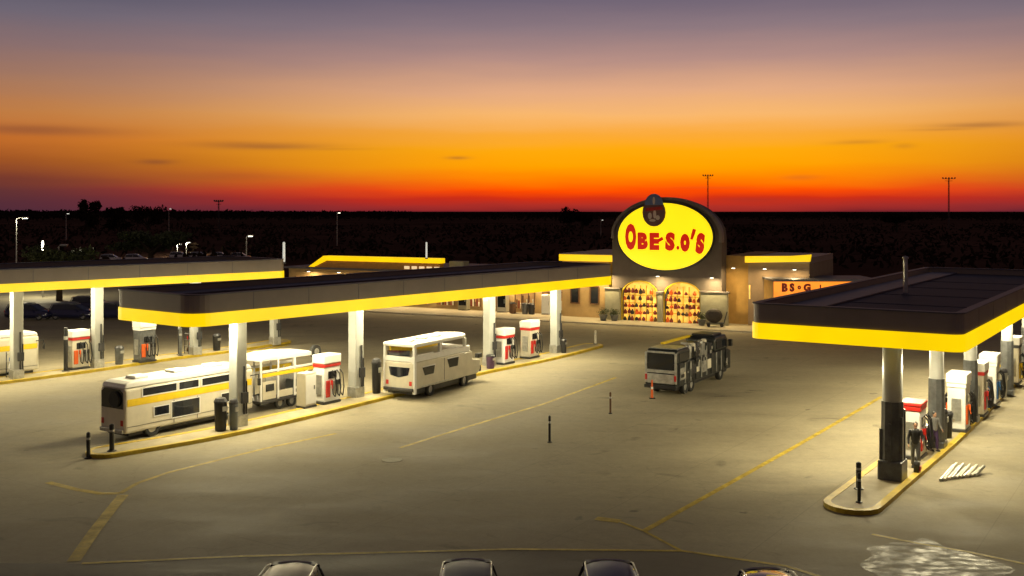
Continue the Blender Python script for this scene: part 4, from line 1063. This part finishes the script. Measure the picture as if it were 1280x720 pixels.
for k in range(2600):
    dist = rr.uniform(900, 2600); az = rr.uniform(-.56, .56)
    hgt = (10+1.2*rr.random()) if az < -.1 else 8+1.0*rr.random()
    if az < -.25: hgt += 1.5*rr.random()
    x0 = dist*az; wd = rr.uniform(8, 26)
    leafcloud(w, rr, (x0, dist, hgt*.55), (wd, 8, hgt*.42), 16, hgt*.2)
tag(w.build('distant_woods', M_LEAF2), 'low dark woods lining the horizon', 'woods', kind='stuff')
rr = random.Random(21); w = MB()
for k in range(900):
    dist = rr.uniform(160, 700); az = rr.uniform(-.52, .52)
    if -30 < dist*az < 60 and dist < 150: continue
    leafcloud(w, rr, (dist*az, dist, 1.2), (rr.uniform(3, 9), 3, 1.6), 10, .9)
tag(w.build('scrub', M_LEAF2), 'dark scrub covering the land behind the station', 'scrub', kind='stuff')

def street_lamp(label, x, y, H, glow, arm=1.2, e=0, upright=False):
    t = thing('street_lamp', label, 'street lamp', x, y, 90, -.02, group='street lamps in the dark country')
    MB().cyl((0, 0, 0), (0, 0, H), .12, .07, 10).build('pole', M_SILV, t)
    if upright:
        MB().lathe([(.08, 0), (.13, .3), (.13, 1.2), (.06, 1.6)], (0, 0, H), 12).build('lamp_head', glow, t)
    else:
        MB().tube([(0, 0, H), (arm*.5, 0, H+.2), (arm, 0, H+.2)], .05).build('arm', M_SILV, t)
        hd = MB().box(arm-.1, arm+.7, -.2, .2, H+.12, H+.3).build('lamp_head', M_SILV, t, .03)
        MB().box(arm, arm+.6, -.16, .16, H+.02, H+.117).build('lens', glow, hd)
    if e:
        ld = bpy.data.lights.new('street_light', 'POINT'); ld.energy = e; ld.color = (1, .9, .6); ld.shadow_soft_size = .3
        lo = bpy.data.objects.new('street_light', ld); COL.objects.link(lo); lo.parent = t; lo.location = (0 if upright else arm+.3, -.5 if upright else 0, H-.2)
M_GLO2 = emis('cool_lamp', (.95, .95, .8), 2)
street_lamp('tall street lamp at the far left with a sideways head', -71.5, 150, 8.9, M_GLO2, 1.0, 1500)
street_lamp('bright upright lamp right of the tall lamp at the far left', -54.6, 121, 5.0, M_LAMPW, upright=True, e=2500)
street_lamp('thin lamp at the very left edge above the canopy', -51, 117, 6.0, M_DARK, .3)
for (px, py, dd, lab) in ((85, 267, 330, 'faint lamp under the spiky tree'), (213, 261, 420, 'tiny lamp on the horizon right of the round tree'), (313, 295, 160, 'white lamp above the far end of the left canopy'),
                          (424, 266, 300, 'bright lamp near the horizon left of centre'), (753, 275, 420, 'tiny lamp left of the entrance tower'), (225, 305, 230, 'faint lamp above the pale cars'), (236, 303, 240, 'second faint lamp above the pale cars')):
    z = 10-(py-264)*dd/1300; street_lamp(lab, (px-640)/1300*dd-.6, dd, z-.1, M_GLO2 if px not in (424, 313) else M_LAMPW, .3, 1800 if px in (225, 236) else 0)
def mast(label, x, y, H, w, r=.35):
    t = thing('floodlight_mast', label, 'mast', x, y, 90, -.02, group='tall masts on the horizon')
    a = MB()
    for sx in (-1, 1):
        for sy in (-1, 1): a.cyl((sx*r, sy*r, 0), (sx*r*.6, sy*r*.6, H), .10, .08, 6)
    n = int(H/2)
    for k in range(n):
        z0 = H*k/n; z1 = H*(k+1)/n; s = 1 if k % 2 else -1
        a.cyl((-r*s, -r, z0), (r*s, -r, z1), .05, n=5); a.cyl((-r, r*s, z0), (-r, -r*s, z1), .05, n=5)
    a.build('lattice_tower', M_DARK, t)
    a = MB(); a.box(-w/2, w/2, -.15, .15, H, H+.25); a.box(-w*.3, w*.3, -.15, .15, H-1.2, H-1.0); a.build('crossbar', M_DARK, t)
    for k in range(5):
        xx = -w/2+w*k/4; MB().box(xx-.35, xx+.35, -.4, .2, H+.253, H+.95).build('floodlight', M_CHAR, t)
mast('tall lattice mast standing just right of the oval sign', 113, 600, 30.2, 5.5)
mast('tall lattice mast with floodlights on the right horizon', 252, 600, 28.6, 7)
mast('low mast with square head on the left horizon', -141, 500, 14.5, 4, .3)

# ------------------------------------------------------------------ world
wd = bpy.data.worlds.new('World'); scene.world = wd; wd.use_nodes = True
nt = wd.node_tree; N = nt.nodes; L = nt.links; bg = N['Background']
tc = N.new('ShaderNodeTexCoord'); sep = N.new('ShaderNodeSeparateXYZ'); L.new(tc.outputs['Generated'], sep.inputs[0])
def mth(op, a, b=None, c=None, clamp=False):
    n = N.new('ShaderNodeMath'); n.operation = op; n.use_clamp = clamp
    for i, v in enumerate((a, b, c)):
        if v is None: continue
        if isinstance(v, (int, float)): n.inputs[i].default_value = v
        else: L.new(v, n.inputs[i])
    return n.outputs[0]
horiz = mth('SQRT', mth('ADD', mth('MULTIPLY', sep.outputs[0], sep.outputs[0]), mth('MULTIPLY', sep.outputs[1], sep.outputs[1])))
elev = mth('ARCTAN2', sep.outputs[2], horiz)      # radians
az = mth('ARCTAN2', sep.outputs[0], sep.outputs[1])
wn = N.new('ShaderNodeTexNoise'); wn.inputs['Scale'].default_value = 1.0; wn.inputs['Detail'].default_value = 6
cmb = N.new('ShaderNodeCombineXYZ'); L.new(mth('MULTIPLY', az, 7), cmb.inputs[0]); L.new(mth('MULTIPLY', elev, 60), cmb.inputs[1]); L.new(cmb.outputs[0], wn.inputs['Vector'])
wob = mth('MULTIPLY', mth('SUBTRACT', wn.outputs['Fac'], .5), .012)
el2 = mth('ADD', elev, wob)
def E(py): return math.atan((264-py)/1300)
MAXE = math.pi/2
def ramp(stops):
    r = N.new('ShaderNodeValToRGB'); r.color_ramp.interpolation = 'LINEAR'
    # piecewise position: sqrt mapping keeps resolution near the horizon
    els = r.color_ramp.elements
    while len(els) > 1: els.remove(els[-1])
    first = True
    for e, c in stops:
        p = math.sqrt(max(e, 0)/MAXE)
        if first: els[0].position = p; els[0].color = rgb(*c); first = False
        else: q = els.new(p); q.color = rgb(*c)
    L.new(pos, r.inputs['Fac']); return r.outputs['Color']
pos = mth('SQRT', mth('DIVIDE', mth('MAXIMUM', el2, 0), MAXE))
mid = ramp([(E(264), (120, 28, 38)), (E(257), (168, 40, 38)), (E(248), (205, 38, 18)), (E(239), (250, 70, 0)), (E(224), (255, 126, 0)), (E(207), (255, 160, 0)), (E(188), (252, 168, 8)), (E(168), (247, 168, 55)), (E(145), (246, 182, 108)),
            (E(115), (226, 170, 130)), (E(75), (178, 140, 132)), (E(35), (136, 117, 126)), (E(0), (108, 98, 116)), (.35, (52, 50, 64)), (.8, (25, 25, 36)), (1.5, (15, 15, 24))])
lef = ramp([(E(264), (75, 42, 58)), (E(255), (82, 44, 56)), (E(240), (92, 48, 52)), (E(225), (118, 56, 44)), (E(205), (158, 82, 36)), (E(180), (195, 108, 42)), (E(150), (190, 122, 66)), (E(115), (165, 118, 92)), (E(75), (135, 108, 108)),
            (E(35), (108, 100, 114)), (E(0), (84, 83, 102)), (.35, (46, 46, 62)), (.8, (24, 24, 36)), (1.5, (15, 15, 24))])
azr = N.new('ShaderNodeMapRange'); azr.interpolation_type = 'SMOOTHSTEP'
azr.inputs['From Min'].default_value = .10; azr.inputs['From Max'].default_value = .62
azr.inputs['To Min'].default_value = 0; azr.inputs['To Max'].default_value = 1
L.new(mth('ABSOLUTE', mth('SUBTRACT', az, .13)), azr.inputs['Value'])
mixs = N.new('ShaderNodeMix'); mixs.data_type = 'RGBA'; L.new(azr.outputs['Result'], mixs.inputs['Factor']); L.new(mid, mixs.inputs['A']); L.new(lef, mixs.inputs['B'])
# cloud streaks
def cloud(px, py, wx, wy, st):
    a = mth('DIVIDE', mth('SUBTRACT', az, math.atan((px-640)/1300)), wx/1300)
    b = mth('DIVIDE', mth('SUBTRACT', mth('ADD', elev, mth('MULTIPLY', wob, .45)), E(py)), wy/1300)
    d = mth('ADD', mth('POWER', mth('ABSOLUTE', a), 2.0), mth('POWER', mth('ABSOLUTE', b), 2.0))
    return mth('MULTIPLY', mth('EXPONENT', mth('MULTIPLY', d, -1)), st)
tot = None
for c in ((40, 172, 95, 6, .42), (330, 184, 75, 4.5, .45), (400, 187, 60, 2, .2), (195, 206, 20, 3, .4), (572, 198, 14, 2, .4), (1225, 165, 48, 3.5, .4), (1185, 169, 40, 2, .25), (1072, 183, 30, 3, .25), (1130, 189, 12, 3, .2), (1000, 223, 22, 3, .2), (890, 236, 60, 2, .12), (940, 250, 45, 3, .22), (60, 228, 120, 5, .12), (300, 222, 90, 4, .12)):
    v = cloud(*c); tot = v if tot is None else mth('MAXIMUM', tot, v)
mc = N.new('ShaderNodeMix'); mc.data_type = 'RGBA'; L.new(tot, mc.inputs['Factor']); L.new(mixs.outputs['Result'], mc.inputs['A']); mc.inputs['B'].default_value = rgb(90, 45, 50)
# sky behind the camera: pinkish grey, brightened to light the camera-facing fascias
back = N.new('ShaderNodeMapRange'); back.interpolation_type = 'SMOOTHSTEP'
back.inputs['From Min'].default_value = .75; back.inputs['From Max'].default_value = 2.2; L.new(mth('ABSOLUTE', az), back.inputs['Value'])
mb_ = N.new('ShaderNodeMix'); mb_.data_type = 'RGBA'; L.new(back.outputs['Result'], mb_.inputs['Factor']); L.new(mc.outputs['Result'], mb_.inputs['A']); mb_.inputs['B'].default_value = rgb(84, 70, 72)
sky = N.new('ShaderNodeTexSky'); sky.sky_type = 'NISHITA'; sky.sun_disc = False; sky.sun_elevation = R(0.3); sky.sun_rotation = R(8)
sk = N.new('ShaderNodeMix'); sk.data_type = 'RGBA'; sk.blend_type = 'ADD'; sk.inputs['Factor'].default_value = .004
L.new(mb_.outputs['Result'], sk.inputs['A']); L.new(sky.outputs['Color'], sk.inputs['B'])
L.new(sk.outputs['Result'], bg.inputs['Color']); bg.inputs['Strength'].default_value = 1.0

# ------------------------------------------------------------------ camera, render
cd = bpy.data.cameras.new('camera'); cam = bpy.data.objects.new('camera', cd); COL.objects.link(cam); scene.camera = cam
cam.location = (0, 0, 10); cam.rotation_euler = (R(90), 0, 0)
cd.sensor_width = 36; cd.lens = 36*1300/1280; cd.shift_y = -96/1280; cd.clip_end = 40000; cd.clip_start = .5
scene.view_settings.view_transform = 'Standard'; scene.view_settings.look = 'None'; scene.view_settings.exposure = 0; scene.view_settings.gamma = 1
scene.cycles.use_denoising = True
scene.cycles.sample_clamp_indirect = 4
scene.cycles.max_bounces = 6
